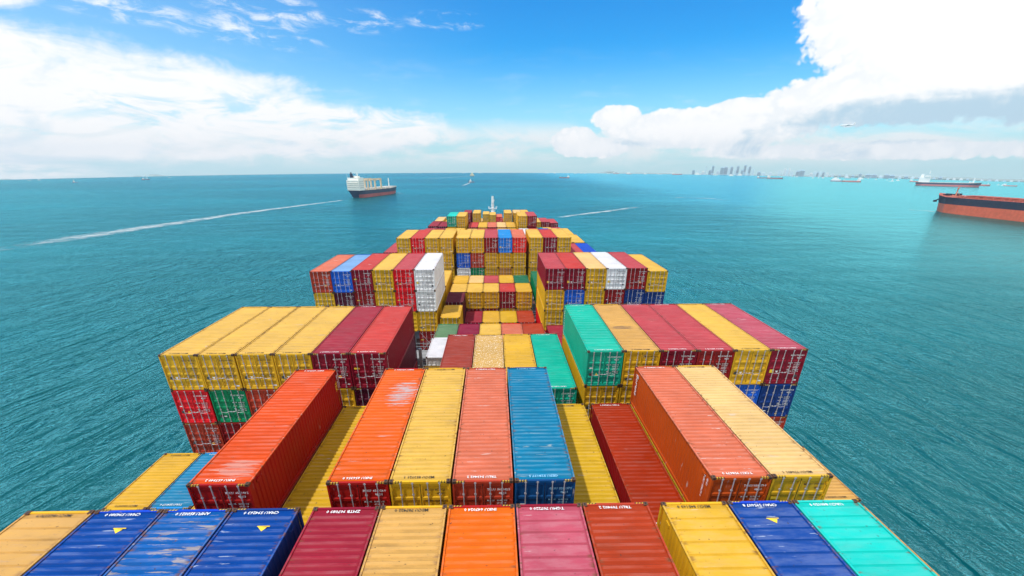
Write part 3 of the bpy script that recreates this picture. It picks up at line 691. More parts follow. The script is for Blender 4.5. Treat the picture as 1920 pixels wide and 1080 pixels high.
# ------------------------------------------------------------------ the container ship itself
M_HULL = plain('hull_paint', (.03, .045, .09), .5, 0, .3, .1); M_DECK = plain('deck_paint', (.12, .045, .03), .7, 0, .5, .3)
M_GREY = plain('grey_steel', (.30, .31, .33), .6, 0, .5, 1.0); M_WHITE = plain('white_steel', (.80, .80, .80), .5, 0, .15, .5)
M_YST = plain('yellow_steel', (.62, .42, .05), .6, 0, .5, 2.0)
ship = thing('container_ship', 'large laden container ship seen from its own bridge, bow pointing at the horizon', 'ship', (0, 0, 1.0))
def hull_rings(L0, L1, bow, hw, zs):
    rings = []
    ys = [L0, L0+20]+[L1-bow*(1-(i/10.0)) for i in range(11)]
    for i, y in enumerate(ys):
        f = max(0.0, (y-(L1-bow))/bow)
        w = hw*(1-f**2.2)+.4
        wl = hw*(1-min(1, f*1.12)**1.6)+.3
        rings.append([(-w, y, zs[1]), (-wl, y, zs[0]), (wl, y, zs[0]), (w, y, zs[1])])
    return rings
b = MB(); b.loft(hull_rings(-35, 206, 62, 22.3, (-6, 13.0)), 0, True, True); link('hull', fix(b.mesh('hull', [M_HULL])), ship)
b = MB()
pts = [(-22.0, -34), (22.0, -34)]
rr = hull_rings(-35, 206, 62, 22.3, (-6, 13.0))
left = [(r[0][0]+.3, r[0][1]) for r in rr]; right = [(r[3][0]-.3, r[3][1]) for r in rr]
b.poly([(x, y, 13.02) for x, y in right]+[(x, y, 13.02) for x, y in left[::-1]])
link('deck', b.mesh('deck', [M_DECK]), ship)
b = MB()   # hatch covers between the bays
for i, (y, z) in BAYS.items():
    if i < 12: b.box(-20.5 if i < 9 else -13, 20.5 if i < 9 else 13, y-.1, y+L40+.1, 13.05, 14.4)
link('hatch_cover', b.mesh('hatch_cover', [M_DECK]), ship)
# lashing bridges
def lashing_bridge(y0, y1, x0, x1, zt):
    b = MB(); n = max(2, int(round((x1-x0)/5.0)))
    for i in range(n+1):
        x = x0+(x1-x0)*i/n
        for y in (y0+.1, y1-.1): b.box(x-.12, x+.12, y-.09, y+.09, 12.0, zt+1.0)
        for z in (15.5, 18.2, 20.9, zt): b.box(x-.08, x+.08, y0+.2, y1-.2, z-.06, z)
        if i < n:
            xb = x0+(x1-x0)*(i+1)/n
            b.tube([(x, y0+.1, 15), (xb, y0+.1, 18)], .05, 5); b.tube([(x, y0+.1, 18), (xb, y0+.1, 15)], .05, 5)
    for z in (15.5, 18.2, 20.9, zt):
        if z > zt: continue
        b.box(x0, x1, y0+.12, y1-.12, z, z+.06)
        for y in (y0+.08, y1-.08):
            for h in (.55, 1.0): b.tube([(x0, y, z+h), (x1, y, z+h)], .03, 5)
    link('lashing_bridge', b.mesh('lashing_bridge', [M_GREY]), ship, loc=(0, 0, -1.0))
for i in range(2, 9):
    ya = BAYS[i][0]+L40+.08; yb = BAYS[i+1][0]-.06
    if yb-ya > .8: lashing_bridge(ya, yb, -21.5, 21.5, 22.8)
# crossed lashing rods over the doors of the low stacks in the middle of the ship
def lashing(bay, blk, k, zt):
    x = col_x(blk, k); y = BAYS[bay][0]-.06; z0 = zt-CH-.15
    for s_ in (-1, 1):
        b = MB(); b.tube([(x-s_*1.05, y-.16, z0), (x+s_*1.05, y, zt-.1)], .022, 5); b.tube([(x-s_*1.05, y-.16, z0), (x-s_*.74, y-.12, z0+.36)], .045, 6)
        link('lashing_rod', b.mesh('lashing_rod', [M_GALV]), ship, loc=(0, 0, -1.0))
for k_ in range(1, 6): lashing(5, 'M', k_, ZS-TIER)
lashing(4, 'L', 6, T(4, 3)); lashing(4, 'R', 1, T(4, 3)); lashing(2, 'M', 1, 27.6)
# guide posts seen beside the white container
b = MB()
for x in (-6.48,):
    for y in (37.0,):
        b.box(x-.14, x+.14, y-.12, y+.12, 13, 29.2)
        for z in (25, 26.5, 28): b.box(x-.2, x+.2, y-.14, y+.14, z, z+.12)
link('guide_post', b.mesh('guide_post', [M_GREY]), ship, loc=(0, 0, -1.0))
# foremast at the bow
b = MB(); b.tube([(0, 192, 14), (0, 192, 27)], 1.05, 10, r2=.75); b.tube([(0, 192, 27), (0, 192, 32.2)], .58, 8, r2=.42)
b.box(-1.75, 1.75, 191.2, 192.8, 27.3, 27.45)
for s in (-1, 1):
    b.tube([(s*.3, 192, 26.0), (s*1.7, 192, 27.3)], .08, 5); b.box(s*1.7-.12, s*1.7+.12, 191.9, 192.1, 27.4, 28.2)
    b.tube([(s*1.2, 191.3, 27.4), (s*1.2, 191.3, 28.3)], .05, 5)
b.box(-.75, .75, 191.4, 191.9, 28.5, 28.62); b.box(.2, .75, 191.6, 191.8, 30.2, 30.8); b.box(-.5, .5, 191.2, 191.6, 29.6, 29.8)
b.box(-1.2, 1.2, 190.8, 193.2, 24.6, 25.6)
link('foremast', b.mesh('foremast', [M_WHITE]), ship, loc=(0, 0, -1.0))

# ------------------------------------------------------------------ the sea: a curved sheet reaching past the horizon
SR = 81800.0
nrm = Vector((R(.2), R(-.75), 1)).normalized(); CEN = CAM-nrm*(SR+45)
def sea_z(x, y):
    d2 = SR*SR-(x-CEN.x)**2-(y-CEN.y)**2
    return CEN.z+math.sqrt(d2)
mt = bpy.data.materials.new('sea_water'); mt.use_nodes = True; t = NT(mt.node_tree)
tc = t.n('ShaderNodeTexCoord'); pv = tc.outputs['Object']; px, py, pz = t.sep(pv)[:3]
rad = t.m('SQRT', t.m('ADD', t.m('MULTIPLY', px, px), t.m('MULTIPLY', py, py)))
flat = t.xyz(px, py, 0.0)
sideR = t.ramp(px, -20, 20)
# ship-wave crests fan out from the hull: stretched nearly along the ship on both sides
vL = t.vmul(t.rot(flat, R(14)), (1.0, .26, 1)); vR = t.vmul(t.rot(flat, R(-8)), (1.0, .26, 1))
wob = t.noise(flat, .05, 3, .5)
wL = t.noise(vL, .20, 3, .55, .9); wR = t.noise(vR, .20, 3, .55, .9)
def lerp(f, a, b): return t.m('ADD', t.m('MULTIPLY', a, t.m('SUBTRACT', 1.0, f)), t.m('MULTIPLY', b, f))
swell = lerp(sideR, wL, wR)
vL2 = t.vmul(t.rot(flat, R(22)), (1.0, .45, 1)); vR2 = t.vmul(t.rot(flat, R(-18)), (1.0, .45, 1))
chop = lerp(sideR, t.noise(vL2, .75, 5, .6, .7), t.noise(vR2, .75, 5, .6, .7))
wind = t.noise(t.vmul(flat, (.45, 1.0, 1)), .085, 6, .62, .5)     # open-water waves across the view
fine = t.noise(flat, 3.0, 3, .6, .4)
near = t.ramp(rad, 420, 90)
h = t.m('ADD', t.m('MULTIPLY', t.m('MULTIPLY', swell, near), 4.7), t.m('MULTIPLY', chop, .75))
mid_ = t.noise(flat, .30, 4, .6, 1.0); h = t.m('ADD', h, t.m('MULTIPLY', mid_, .8)); h = t.m('ADD', h, t.m('MULTIPLY', wind, 5.0)); h = t.m('ADD', h, t.m('MULTIPLY', fine, .05))
patch = t.noise(t.vmul(flat, (.6, 1.5, 1)), .0035, 5, .6)
# a calmer, smoother reach of water on the starboard side: lower waves, more gloss, the same colour
slick = t.m('MULTIPLY', t.ramp(t.m('ADD', px, t.m('MULTIPLY', t.m('SUBTRACT', patch, .5), 220.0)), 70, 300), t.ramp(px, 50, 130))
h = t.m('MULTIPLY', h, t.m('SUBTRACT', 1.0, t.m('MULTIPLY', slick, .80)))
bp = t.n('ShaderNodeBump', inp={'Strength': 1.0, 'Distance': 1.0, 'Height': h})
colr = t.mix(t.ramp(patch, .40, .68), (.0, .062, .074), (.0, .135, .165))
df = t.n('ShaderNodeBsdfDiffuse', inp={'Color': colr}); bp2 = t.n('ShaderNodeBump', inp={'Strength': .38, 'Distance': 1.0, 'Height': h}); t.t.links.new(bp2.outputs[0], df.inputs['Normal'])
gl = t.n('ShaderNodeBsdfGlossy', inp={'Color': (.30, .93, 1.0, 1), 'Roughness': t.m('SUBTRACT', .20, t.m('MULTIPLY', slick, .04))}); t.t.links.new(bp.outputs[0], gl.inputs['Normal'])
fr = t.n('ShaderNodeFresnel', inp={'IOR': 1.33}); t.t.links.new(bp.outputs[0], fr.inputs['Normal'])
ms = t.n('ShaderNodeMixShader'); t.set(ms.inputs[0], t.m('MINIMUM', t.m('MULTIPLY', fr.outputs[0], 1.35), .92))
t.t.links.new(df.outputs[0], ms.inputs[1]); t.t.links.new(gl.outputs[0], ms.inputs[2])
o_ = t.n('ShaderNodeOutputMaterial'); t.t.links.new(ms.outputs[0], o_.inputs[0])
NA = 180; radii = [0.0]
r_ = 6.0
while r_ < 4150: radii.append(r_); r_ *= 1.045
vs = [(0, 0, sea_z(0, 0))]; fs = []
for r_ in radii[1:]:
    for j in range(NA):
        a = 2*math.pi*j/NA; x, y = r_*math.sin(a), r_*math.cos(a); vs.append((x, y, sea_z(x, y)))
for j in range(NA): fs.append((0, 1+(j+1) % NA, 1+j))
for k in range(len(radii)-2):
    for j in range(NA):
        a = 1+k*NA+j; c = 1+k*NA+(j+1) % NA; fs.append((a, c, c+NA, a+NA))
me = bpy.data.meshes.new('sea'); me.from_pydata(vs, [], fs); me.materials.append(mt)
me.polygons.foreach_set('use_smooth', [True]*len(me.polygons)); me.update()
me.flip_normals() if me.polygons[10].normal.z < 0 else None
sea = link('sea', me); sea['kind'] = 'structure'; sea['label'] = 'teal sea with long ripples reaching to the horizon'

# foam of the wakes: thin sheets on the water with ragged holes
mf = bpy.data.materials.new('foam'); mf.use_nodes = True; t = NT(mf.node_tree)
tc = t.n('ShaderNodeTexCoord'); uvx, uvy, _z = t.sep(tc.outputs['UV'])[:3]
edge = t.m('MULTIPLY', t.m('MULTIPLY', uvx, t.m('SUBTRACT', 1.0, uvx)), 4.0)
endf = t.m('MULTIPLY', t.ramp(uvy, 0.0, .06), t.ramp(uvy, 1.0, .45))
n1 = t.noise(tc.outputs['Object'], .16, 8, .68, .5); n2 = t.noise(t.vmul(tc.outputs['Object'], (.5, .5, 1)), .05, 4, .6)
al = t.ramp(t.m('ADD', t.m('MULTIPLY', t.m('MULTIPLY', edge, endf), .42), t.m('ADD', t.m('MULTIPLY', n1, .75), t.m('MULTIPLY', n2, .25))), .68, 1.05)
al = t.m('MULTIPLY', al, t.m('MULTIPLY', t.ramp(edge, .02, .7), .50))
d1 = t.n('ShaderNodeBsdfDiffuse', inp={'Color': (.72, .78, .80, 1)}); d2 = t.n('ShaderNodeBsdfTransparent')
mxn = t.n('ShaderNodeMixShader'); t.set(mxn.inputs[0], al); t.t.links.new(d2.outputs[0], mxn.inputs[1]); t.t.links.new(d1.outputs[0], mxn.inputs[2])
o_ = t.n('ShaderNodeOutputMaterial'); t.t.links.new(mxn.outputs[0], o_.inputs[0])
def foam(label, pts, w0, w1):
    P_ = [Vector((x, y, 0)) for x, y in pts]
    fine_ = []
    for a, c in zip(P_, P_[1:]):
        n = max(2, int((c-a).length/6)); fine_ += [a.lerp(c, i/n) for i in range(n)]
    fine_.append(P_[-1]); vs, fs, uv = [], [], []
    N = len(fine_)
    for i, p in enumerate(fine_):
        d = (fine_[min(i+1, N-1)]-fine_[max(i-1, 0)]).normalized(); s = Vector((d.y, -d.x, 0)); w = w0+(w1-w0)*i/(N-1)
        for q in (-.5, 0, .5):
            v = p+s*w*q; vs.append((v.x, v.y, sea_z(v.x, v.y)+.12)); uv.append((q+.5, i/(N-1)))
    for i in range(N-1):
        for j in (0, 1): fs.append((i*3+j, i*3+j+1, i*3+j+4, i*3+j+3))
    me = bpy.data.meshes.new('wake_foam'); me.from_pydata(vs, [], fs); me.materials.append(mf)
    ul = me.uv_layers.new()
    for lp in me.loops: ul.data[lp.index].uv = uv[lp.vertex_index]
    o = link('wake_foam', me); o['kind'] = 'stuff'; o['label'] = label; return o
foam('white wake trailing behind the cream and navy cargo ship', [(-166, 552), (-182, 510), (-198.7, 466), (-223, 401), (-236, 345), (-251, 292), (-259, 263), (-266, 235), (-275, 200), (-290, 160), (-310, 100)], 8, 46)
foam('pale foam streak on the water right of the foremast', [(49.8, 364), (76, 390), (106, 415), (140, 448), (175, 471), (200, 480)], 9, 16)
foam('far white streak leading to the small dark vessel', [(-70, 1440), (-110, 1345), (-151, 1252), (-180, 1150), (-200, 1080)], 12, 22)
foam('short wake behind the small dark vessel', [(-48, 970), (-50, 926), (-56, 825), (-67, 775)], 7, 16)
foam('white bow wave of the cream and navy cargo ship', [(-137, 655), (-128, 640), (-118, 632)], 7, 9)
foam('faint foam streaks on the bright water', [(226, 575), (267, 561), (283, 504)], 6, 10)
foam('small wash at the bow of the red tanker', [(404, 436), (416, 425), (414, 405)], 5, 5)

# ------------------------------------------------------------------ other vessels
def at_sea(x, y, dz=0): return (x, y, sea_z(x, y)+dz)
def hull_mb(L, B, D, bowrake, sternrake, band, nose=.35, mid=0):
    """hull along +Y, stern at -L/2; band = height where the lower colour ends"""
    b = MB(); rings = []
    ys = [-L/2, -L/2+.02*L, -L*.38, -L*.25, 0, L*.22, L*.34, L*.41, L*.46, L*.49, L*.5]
    for y in ys:
        f = max(0, (y-(.5-nose)*L)/(nose*L)); w = B/2*(1-f**2.6*.96)
        g = max(0, (-y-.38*L)/(.12*L)); wt = w*(1-.12*g); ww = w*(1-.55*g)*(1-.5*f)
        sheer = D*(.16*f**2+.05*g)
        yt = y+bowrake*f; yw = y+sternrake*g*.6
        rings.append([(-wt, yt, D+sheer), (-ww-(wt-ww)*.45, (yt+yw)/2, band), (-ww, yw, -2.0), (ww, yw, -2.0), (ww+(wt-ww)*.45, (yt+yw)/2, band), (wt, yt, D+sheer)])
    b.loft(rings, lambda k, j: 0 if j in (0, 4) else (2 if j == 5 else 1))
    return b
def mesh_n(b, name, mats): return fix(b.mesh(name, mats))
M_NAVY = plain('navy_hull', (.012, .035, .085), .5, 0, .3, .2); M_RED = plain('red_boot_top', (.42, .10, .10), .6, 0, .4, .15)
M_CREAM = plain('cream_paint', (.86, .83, .76), .6, 0, .12, .3); M_CRANE = plain('buff_crane_paint', (.70, .55, .38), .6, 0, .2, .4)
M_DKHATCH = plain('pale_hatches', (.62, .58, .52), .6, 0, .3, .3)
cs = thing('cargo_ship', 'cargo ship with tall cream superstructure, navy hull and red waterline, left of centre', 'ship', at_sea(-154.3, 605.5), -R(20.2))
Ls, Bs, Ds = 92.0, 17.5, 8.0
b = hull_mb(Ls, Bs, Ds, 5, 7, 3.6); link('hull', mesh_n(b, 'hull', [M_NAVY, M_RED, M_DKHATCH]), cs)
b = MB(); b.box(-8.6, 8.6, -45.5, -35, 8.2, 19.4); b.box(-8.8, 8.8, -45.8, -34.6, 19.4, 19.8); b.box(-8.0, 8.0, -44.0, -34.0, 19.8, 22.2); b.box(-8.2, 8.2, -44.2, -33.8, 22.2, 22.5)
b.box(-4.5, 4.5, -41, -36, 22.5, 24.4)
for z in (10.4, 12.6, 14.8, 17.0):
    b.box(-8.9, 8.9, -46.2, -45.5, z, z+.12)
    for k in range(9): b.box(-7.6+k*1.8, -6.8+k*1.8, -45.56, -45.5, z+.7, z+1.4, 1)
    for k in range(4):
        for s in (-1, 1): b.box(*sorted((s*8.6, s*8.66)), -44+k*2.2, -43.2+k*2.2, z+.7, z+1.4, 1)
link('superstructure', b.mesh('superstructure', [M_CREAM, M_PLQ]), cs)
b = MB(); b.tube([(-2.6, -42.5, 22.4), (-2.6, -42.6, 27.2)], 1.9, 10, r2=1.55); b.tube([(-3.1, -42.6, 27.2), (-3.1, -42.9, 28.4)], .35, 6); b.tube([(-2.2, -42.6, 27.2), (-2.2, -42.9, 28.8)], .35, 6)
link('funnel', b.mesh('funnel', [M_NAVY]), cs)
b = MB(); b.tube([(2.5, -38, 24.4), (2.5, -38, 28.4)], .45, 6); b.box(.6, 4.4, -38.3, -37.7, 26.4, 26.7); b.tube([(-7.8, -44, 22), (-7.8, -44, 26.5)], .15, 5)
link('radar_mast', b.mesh('radar_mast', [M_CREAM]), cs)
for yc in (-25.5, -10.5, 2.5):
    b = MB()
    for s in (-1, 1): b.box(s*7.6-.8, s*7.6+.8, yc-.9, yc+.9, 8.2, 19.0)
    b.box(-8.6, 8.6, yc-1.1, yc+1.1, 19.0, 20.4); b.tube([(-8.4, yc, 18), (-4, yc, 19)], .3, 5); b.tube([(8.4, yc, 18), (4, yc, 19)], .3, 5)
    b.box(-2.2, 1.4, yc-1.6, yc+1.6, 17.9, 19.0)
    link('gantry_crane', b.mesh('gantry_crane', [M_CRANE]), cs)
b = MB(); b.box(-7.9, -6.9, -26, 3.5, 20.4, 21.0); b.box(6.9, 7.9, -26, 3.5, 20.4, 21.0); link('crane_rail', b.mesh('crane_rail', [M_CRANE]), cs)
b = MB()
for k in range(6): b.box(-6.6, 6.6, -31+k*11.4, -21.6+k*11.4, 8.2, 9.9)
b.box(-4.5, 4.5, 37, 43, 8.8, 9.8)
link('hatch_cover', b.mesh('hatch_cover', [M_DKHATCH]), cs)
b = MB(); b.tube([(0, 32.5, 8.2), (0, 32.5, 20.2)], .62, 8, r2=.5); b.box(-1.2, 1.2, 32.2, 32.8, 17.0, 17.3); link('foremast', b.mesh('foremast', [M_CREAM]), cs)

M_ORED = paint('weathered_red_hull', (.66, .12, .06), .6, chip=(.55, .22, .06), rust=(.45, .17, .03)); M_BLK = paint('weathered_black_topside', (.018, .028, .05), .5, chip=(.30, .10, .06), rust=(.25, .08, .03))
M_RDK = plain('red_deck', (.40, .07, .045), .7, 0, .6, .12); M_OR = plain('faded_orange_rail', (.60, .22, .12), .6, 0, .3, .3)
tk = thing('tanker', 'rusty red tanker with black topsides, its bow entering at the right edge', 'ship', at_sea(435.5, 335.0), R(-.6)+R(4.2))
Lt, Bt, Dt = 190.0, 31.0, 14.2
b = hull_mb(Lt, Bt, Dt, 3.5, 5, 8.4, nose=.12); link('hull', mesh_n(b, 'hull', [M_BLK, M_ORED, M_RDK]), tk)
b = MB()
for s in (-1, 1):
    for k in range(46):
        y = -85+k*3.8
        if abs(y) < 84: b.box(s*14.9-.07, s*14.9+.07, y-.07, y+.07, 14.3, 15.5)
    b.tube([(s*14.9, -84, 15.5), (s*14.9, 78, 15.5)], .09, 5); b.tube([(s*14.9, -84, 14.9), (s*14.9, 78, 14.9)], .07, 5)
link('railing', b.mesh('railing', [M_OR]), tk)
b = MB()
for x in (-3, -1.8, -.6, .8, 2.2, 3.4): b.tube([(x, -80, 15.6), (x, 72, 15.6)], .38, 6)
for k in range(24):
    y = -78+k*6.4; b.box(-5, 5, y-.25, y+.25, 14.2, 15.2)
    for x in (-10.5, 10.5): b.box(x-1, x+1, y-.8, y+.8, 14.2, 15.6)
    b.box(-12.8, 12.8, y+2.2, y+2.6, 14.3, 14.9)
link('deck_pipe', b.mesh('deck_pipe', [M_RDK]), tk)
def mast_(y, h, r): 
    b = MB(); b.tube([(0, y, 14.2), (0, y, 14.2+h)], r, 8, r2=r*.7); b.box(-1.4, 1.4, y-.5, y+.5, 14.2+h*.80, 14.2+h*.80+.3); b.tube([(0, y, 14.2+h), (0, y, 15.6+h)], .12, 5)
    for s in (-1, 1): b.tube([(s*2.2, y-2.4, 14.2), (0, y, 14.2+h*.6)], .15, 5)
    return b
b = mast_(84, 8.5, .55); link('foremast', b.mesh('foremast', [M_OR]), tk)
b = mast_(24, 5.0, .35); link('deck_crane', b.mesh('deck_crane', [M_OR]), tk)
b = mast_(-14, 7.0, .5); link('deck_crane', b.mesh('deck_crane', [M_OR]), tk)
b = MB()
for s in (-1, 1):
    b.box(s*5-1.3, s*5+1.3, 84, 88, 15.2, 16.8); b.tube([(s*5, 86, 16), (s*5, 91, 15.6)], .5, 6)
b.tube([(-3.2, 94.6, 11.5), (-4.2, 97.3, 9.6)], .55, 6); b.box(-5.3, -3.1, 96.2, 97.9, 8.7, 10.3)
link('windlass', b.mesh('windlass', [M_BLK]), tk)
b = MB(); b.box(-12, 12, -90, -72, 14.2, 28); b.box(-15.5, 15.5, -76, -71, 28, 31); link('superstructure', b.mesh('superstructure', [M_CREAM, M_PLQ]), tk)

# small distant vessels: hull > superstructure, mast
M_W = plain('pale_white_paint', (.82, .82, .80), .6, 0, .05); M_DK = plain('dark_hull', (.05, .08, .14), .5, 0, .1); M_PINK = plain('red_hull', (.62, .18, .18), .6, 0, .2)
M_TAN = plain('tan_paint', (.72, .60, .42), .6, 0, .1); M_BLUEH = plain('blue_hull', (.05, .22, .42), .5, 0, .1)
def vessel(name, label, cat, x, y, L, hullm, kind, ang=0, grp='small ships in the distance'):
    g = thing(name, label, cat, at_sea(x, y), -math.atan2(x, y)+R(90)+R(ang), grp)     # broadside to the ship by default, bow to the right
    g.rotation_euler.z = -math.atan2(x, y)-R(90)+R(ang)
    D = max(L*.07, .6); B = L*.16
    b = hull_mb(L, B, D, L*.03, L*.04, D*.45, nose=.2); link('hull', mesh_n(b, 'hull', [hullm, M_PINK if hullm is not M_W else M_W, M_TAN]), g)
    sb = MB(); mb = MB()
    if kind == 'aft':      # accommodation at the stern
        sb.box(-B*.42, B*.42, -L*.46, -L*.28, D, D+L*.10); sb.box(-B*.48, B*.48, -L*.38, -L*.29, D+L*.10, D+L*.13); sb.box(-B*.15, B*.15, -L*.45, -L*.40, D+L*.10, D+L*.16)
        mb.tube([(0, L*.40, D), (0, L*.40, D+L*.10)], L*.008+.1, 5); mb.tube([(0, -L*.32, D+L*.17), (0, -L*.32, D+L*.23)], L*.008+.1, 5)
    elif kind == 'full':   # superstructure over most of the length
        sb.box(-B*.45, B*.45, -L*.42, L*.30, D, D+L*.10); sb.box(-B*.4, B*.4, -L*.36, L*.12, D+L*.10, D+L*.19); sb.box(-B*.3, B*.3, -L*.25, -L*.02, D+L*.19, D+L*.27)
        mb.tube([(0, L*.05, D+L*.15), (0, L*.05, D+L*.38)], L*.01+.1, 5)
    elif kind == 'tug':
        sb.box(-B*.40, B*.40, 0, L*.30, D, D+L*.18); sb.box(-B*.3, B*.3, L*.05, L*.22, D+L*.18, D+L*.32)
        mb.tube([(0, L*.1, D+L*.3), (0, L*.1, D+L*.55)], L*.012+.05, 5)
    elif kind == 'sail':   # bulky cream craft with a tall frame
        sb.box(-B*.6, B*.6, -L*.40, L*.35, D, D+L*.22); sb.loft([[(-B*.5, -L*.32, D+L*.22), (B*.5, -L*.32, D+L*.22), (B*.5, L*.28, D+L*.22), (-B*.5, L*.28, D+L*.22)], [(-B*.3, -L*.05, D+L*.55), (B*.3, -L*.05, D+L*.55), (B*.3, L*.10, D+L*.55), (-B*.3, L*.10, D+L*.55)]])
        mb.tube([(0, 0, D+L*.5), (0, 0, D+L*.7)], L*.02, 5)
    elif kind == 'crane':
        sb.box(-B*.4, B*.4, -L*.35, -L*.1, D, D+L*.16); mb.tube([(0, L*.1, D), (0, L*.22, D+L*.75)], L*.02, 5); mb.tube([(0, L*.3, D), (0, L*.22, D+L*.75)], L*.02, 5); mb.tube([(0, L*.22, D+L*.75), (0, -L*.2, D+L*.25)], L*.01, 5)
    link('superstructure', fix(sb.mesh('superstructure', [M_TAN if kind == 'sail' else M_W])), g); link('mast', mb.mesh('mast', [M_W]), g)
    return g
V = [
 (196, 1283, 28.0, M_DK, 'aft', 180, 'dark-hulled freighter with white stern house, alone right of the foremast below the horizon'),
 (389, 2213, 15.2, M_W, 'aft', 0, 'white speck of a ship on the horizon beyond the lone dark-hulled freighter'),
 (257, 2255, 15.5, M_W, 'aft', 0, 'leftmost white ship on the horizon right of the foremast'),
 (294, 2244, 13.4, M_W, 'full', 0, 'second white ship on the horizon right of the foremast'),
 (415, 2203, 10.1, M_W, 'full', 0, 'small white ship left of the low hill on the horizon'),
 (436, 2220, 13.3, M_W, 'aft', 0, 'white ship nearest the left foot of the low horizon hill'),
 (542, 2195, 12.6, M_W, 'aft', 0, 'small white ship under the low hill on the horizon'),
 (580, 2202, 27.3, M_PINK, 'aft', 0, 'long white and red ship just under the low horizon hill'),
 (605, 2078, 23.9, M_PINK, 'full', 0, 'boxy red-hulled ship right of the low horizon hill'),
 (699, 2140, 14.7, M_W, 'full', 0, 'small pale ship between the boxy red ship and the long red barge'),
 (765, 2137, 22.1, M_W, 'aft', 0, 'white ship left of the long red ship on the horizon'),
 (828, 2094, 42.0, M_PINK, 'aft', 0, 'long low red ship on the horizon left of the skyline towers'),
 (922, 2093, 28.9, M_W, 'full', 0, 'wide white ship under the left end of the skyline'),
 (979, 2044, 21.2, M_W, 'aft', 180, 'white ship in front of the tallest skyline towers'),
 (924, 1796, 18.7, M_W, 'full', 0, 'white ship a little nearer than the skyline ships'),
 (1063, 2000, 23.1, M_W, 'full', 180, 'white flat ship under the right end of the tall towers'),
 (833, 1432, 26.0, M_DK, 'aft', 0, 'white ship with dark hull, left one of the close pair'),
 (842, 1380, 42.0, M_DK, 'aft', 0, 'long dark-hulled ship with red waterline, right one of the close pair'),
 (1160, 1765, 11.5, M_W, 'tug', 0, 'small white boat right of the close pair of ships'),
 (1130, 1745, 8.0, M_W, 'tug', 0, 'tiny white boat just left of another small boat, right of the close pair'),
 (1075, 1551, 9.0, M_W, 'tug', 0, 'tiny white workboat midway between the close pair and the big white ship'),
 (1112, 1572, 7.3, M_W, 'tug', 180, 'tiny white workboat in the middle of a line of three'),
 (1138, 1588, 9.2, M_W, 'full', 0, 'tiny white workboat, rightmost in a line of three'),
 (881, 1177, 27.4, M_BLUEH, 'full', 0, 'white ship with tall masts and blue hull left of the red barge'),
 (897, 1147, 38.0, M_PINK, 'aft', 180, 'low red barge-like ship right of the tall-masted white ship'),
 (1316, 1708, 19.8, M_BLUEH, 'full', 0, 'green-blue hulled ship just beyond the low red barge-like ship'),
 (1197, 1494, 17.4, M_W, 'full', 0, 'white ship beyond the stern of the low red barge-like ship'),
 (1352, 1657, 7.7, M_W, 'tug', 0, 'tiny white boat right of the white ship beyond the red barge'),
 (1203, 1442, 6.7, M_W, 'tug', 0, 'tiny boat alone in the gap right of the red barge'),
 (1190, 1385, 4.8, M_W, 'tug', 0, 'tiniest boat halfway between red barge and the long navy tanker'),
 (1090, 1253, 11.7, M_W, 'tug', 0, 'small white boat left of the moored red and white ship'),
 (1180, 1334, 9.3, M_W, 'full', 0, 'small white boat beyond the other one left of the red and white ship'),
 (1146, 1238, 28.9, M_PINK, 'aft', 0, 'red and white ship left of the long navy tanker'),
 (942, 947, 97.0, M_DK, 'aft', 0, 'long navy tanker with red waterline and white stern house above the near red tanker'),
 (1073, 1005, 35.4, M_PINK, 'aft', 0, 'red ship with white stern house right of the long navy tanker'),
 (1184, 1065, 5.0, M_W, 'tug', 0, 'tiny boat near the right edge beyond the red ship'),
 (1160, 1032, 8.3, M_W, 'tug', 180, 'small white boat near the right edge, left of the last red ship'),
 (1143, 1003, 21.3, M_PINK, 'aft', 0, 'rightmost small red ship near the edge of the picture'),
 (955, 965, 9.0, M_W, 'tug', 0, 'small white launch alongside the left end of the long navy tanker'),
 (-1324, 1348, 6.6, M_W, 'aft', 0, 'white speck of a ship near the far left end of the horizon'),
 (-1353, 1407, 6.8, M_W, 'full', 0, 'second white speck from the far left end of the horizon'),
 (-987, 1111, 11.3, M_BLUEH, 'tug', 180, 'small blue tug on the pale water at far left'),
 (-943, 1276, 18.8, M_DK, 'crane', 0, 'crane vessel with a derrick before the distant islands'),
 (-1057, 1538, 7.0, M_W, 'aft', 0, 'white speck of a ship right of the crane vessel'),
 (-377, 2234, 10.2, M_W, 'full', 0, 'white ship on the horizon left of centre, left of a close couple'),
 (-350, 2219, 10.1, M_W, 'aft', 0, 'white ship on the horizon left of centre, right of a close couple'),
 (-210, 2238, 7.6, M_W, 'aft', 0, 'white speck on the horizon left of the cream jack-up'),
 (-146, 2263, 12.9, M_W, 'aft', 180, 'white ship on the horizon just left of the cream jack-up'),
 (-68, 1483, 16.0, M_TAN, 'sail', 0, 'cream pyramid-shaped vessel at the horizon above the foremast'),
 (-47, 988, 13.6, M_DK, 'tug', 180, 'small dark vessel with a wake above the foremast'),
 (-66, 2259, 12.9, M_W, 'full', 0, 'white ship on the horizon just right of the cream pyramid-shaped vessel'),
 (-693, 2139, 5.5, M_W, 'full', 0, 'white speck on the horizon above the left cargo ship'),
]
for x, y, L, hm, kd, an, lab in V: vessel('small_ship', lab, 'ship', x, y, L, hm, kd, an)

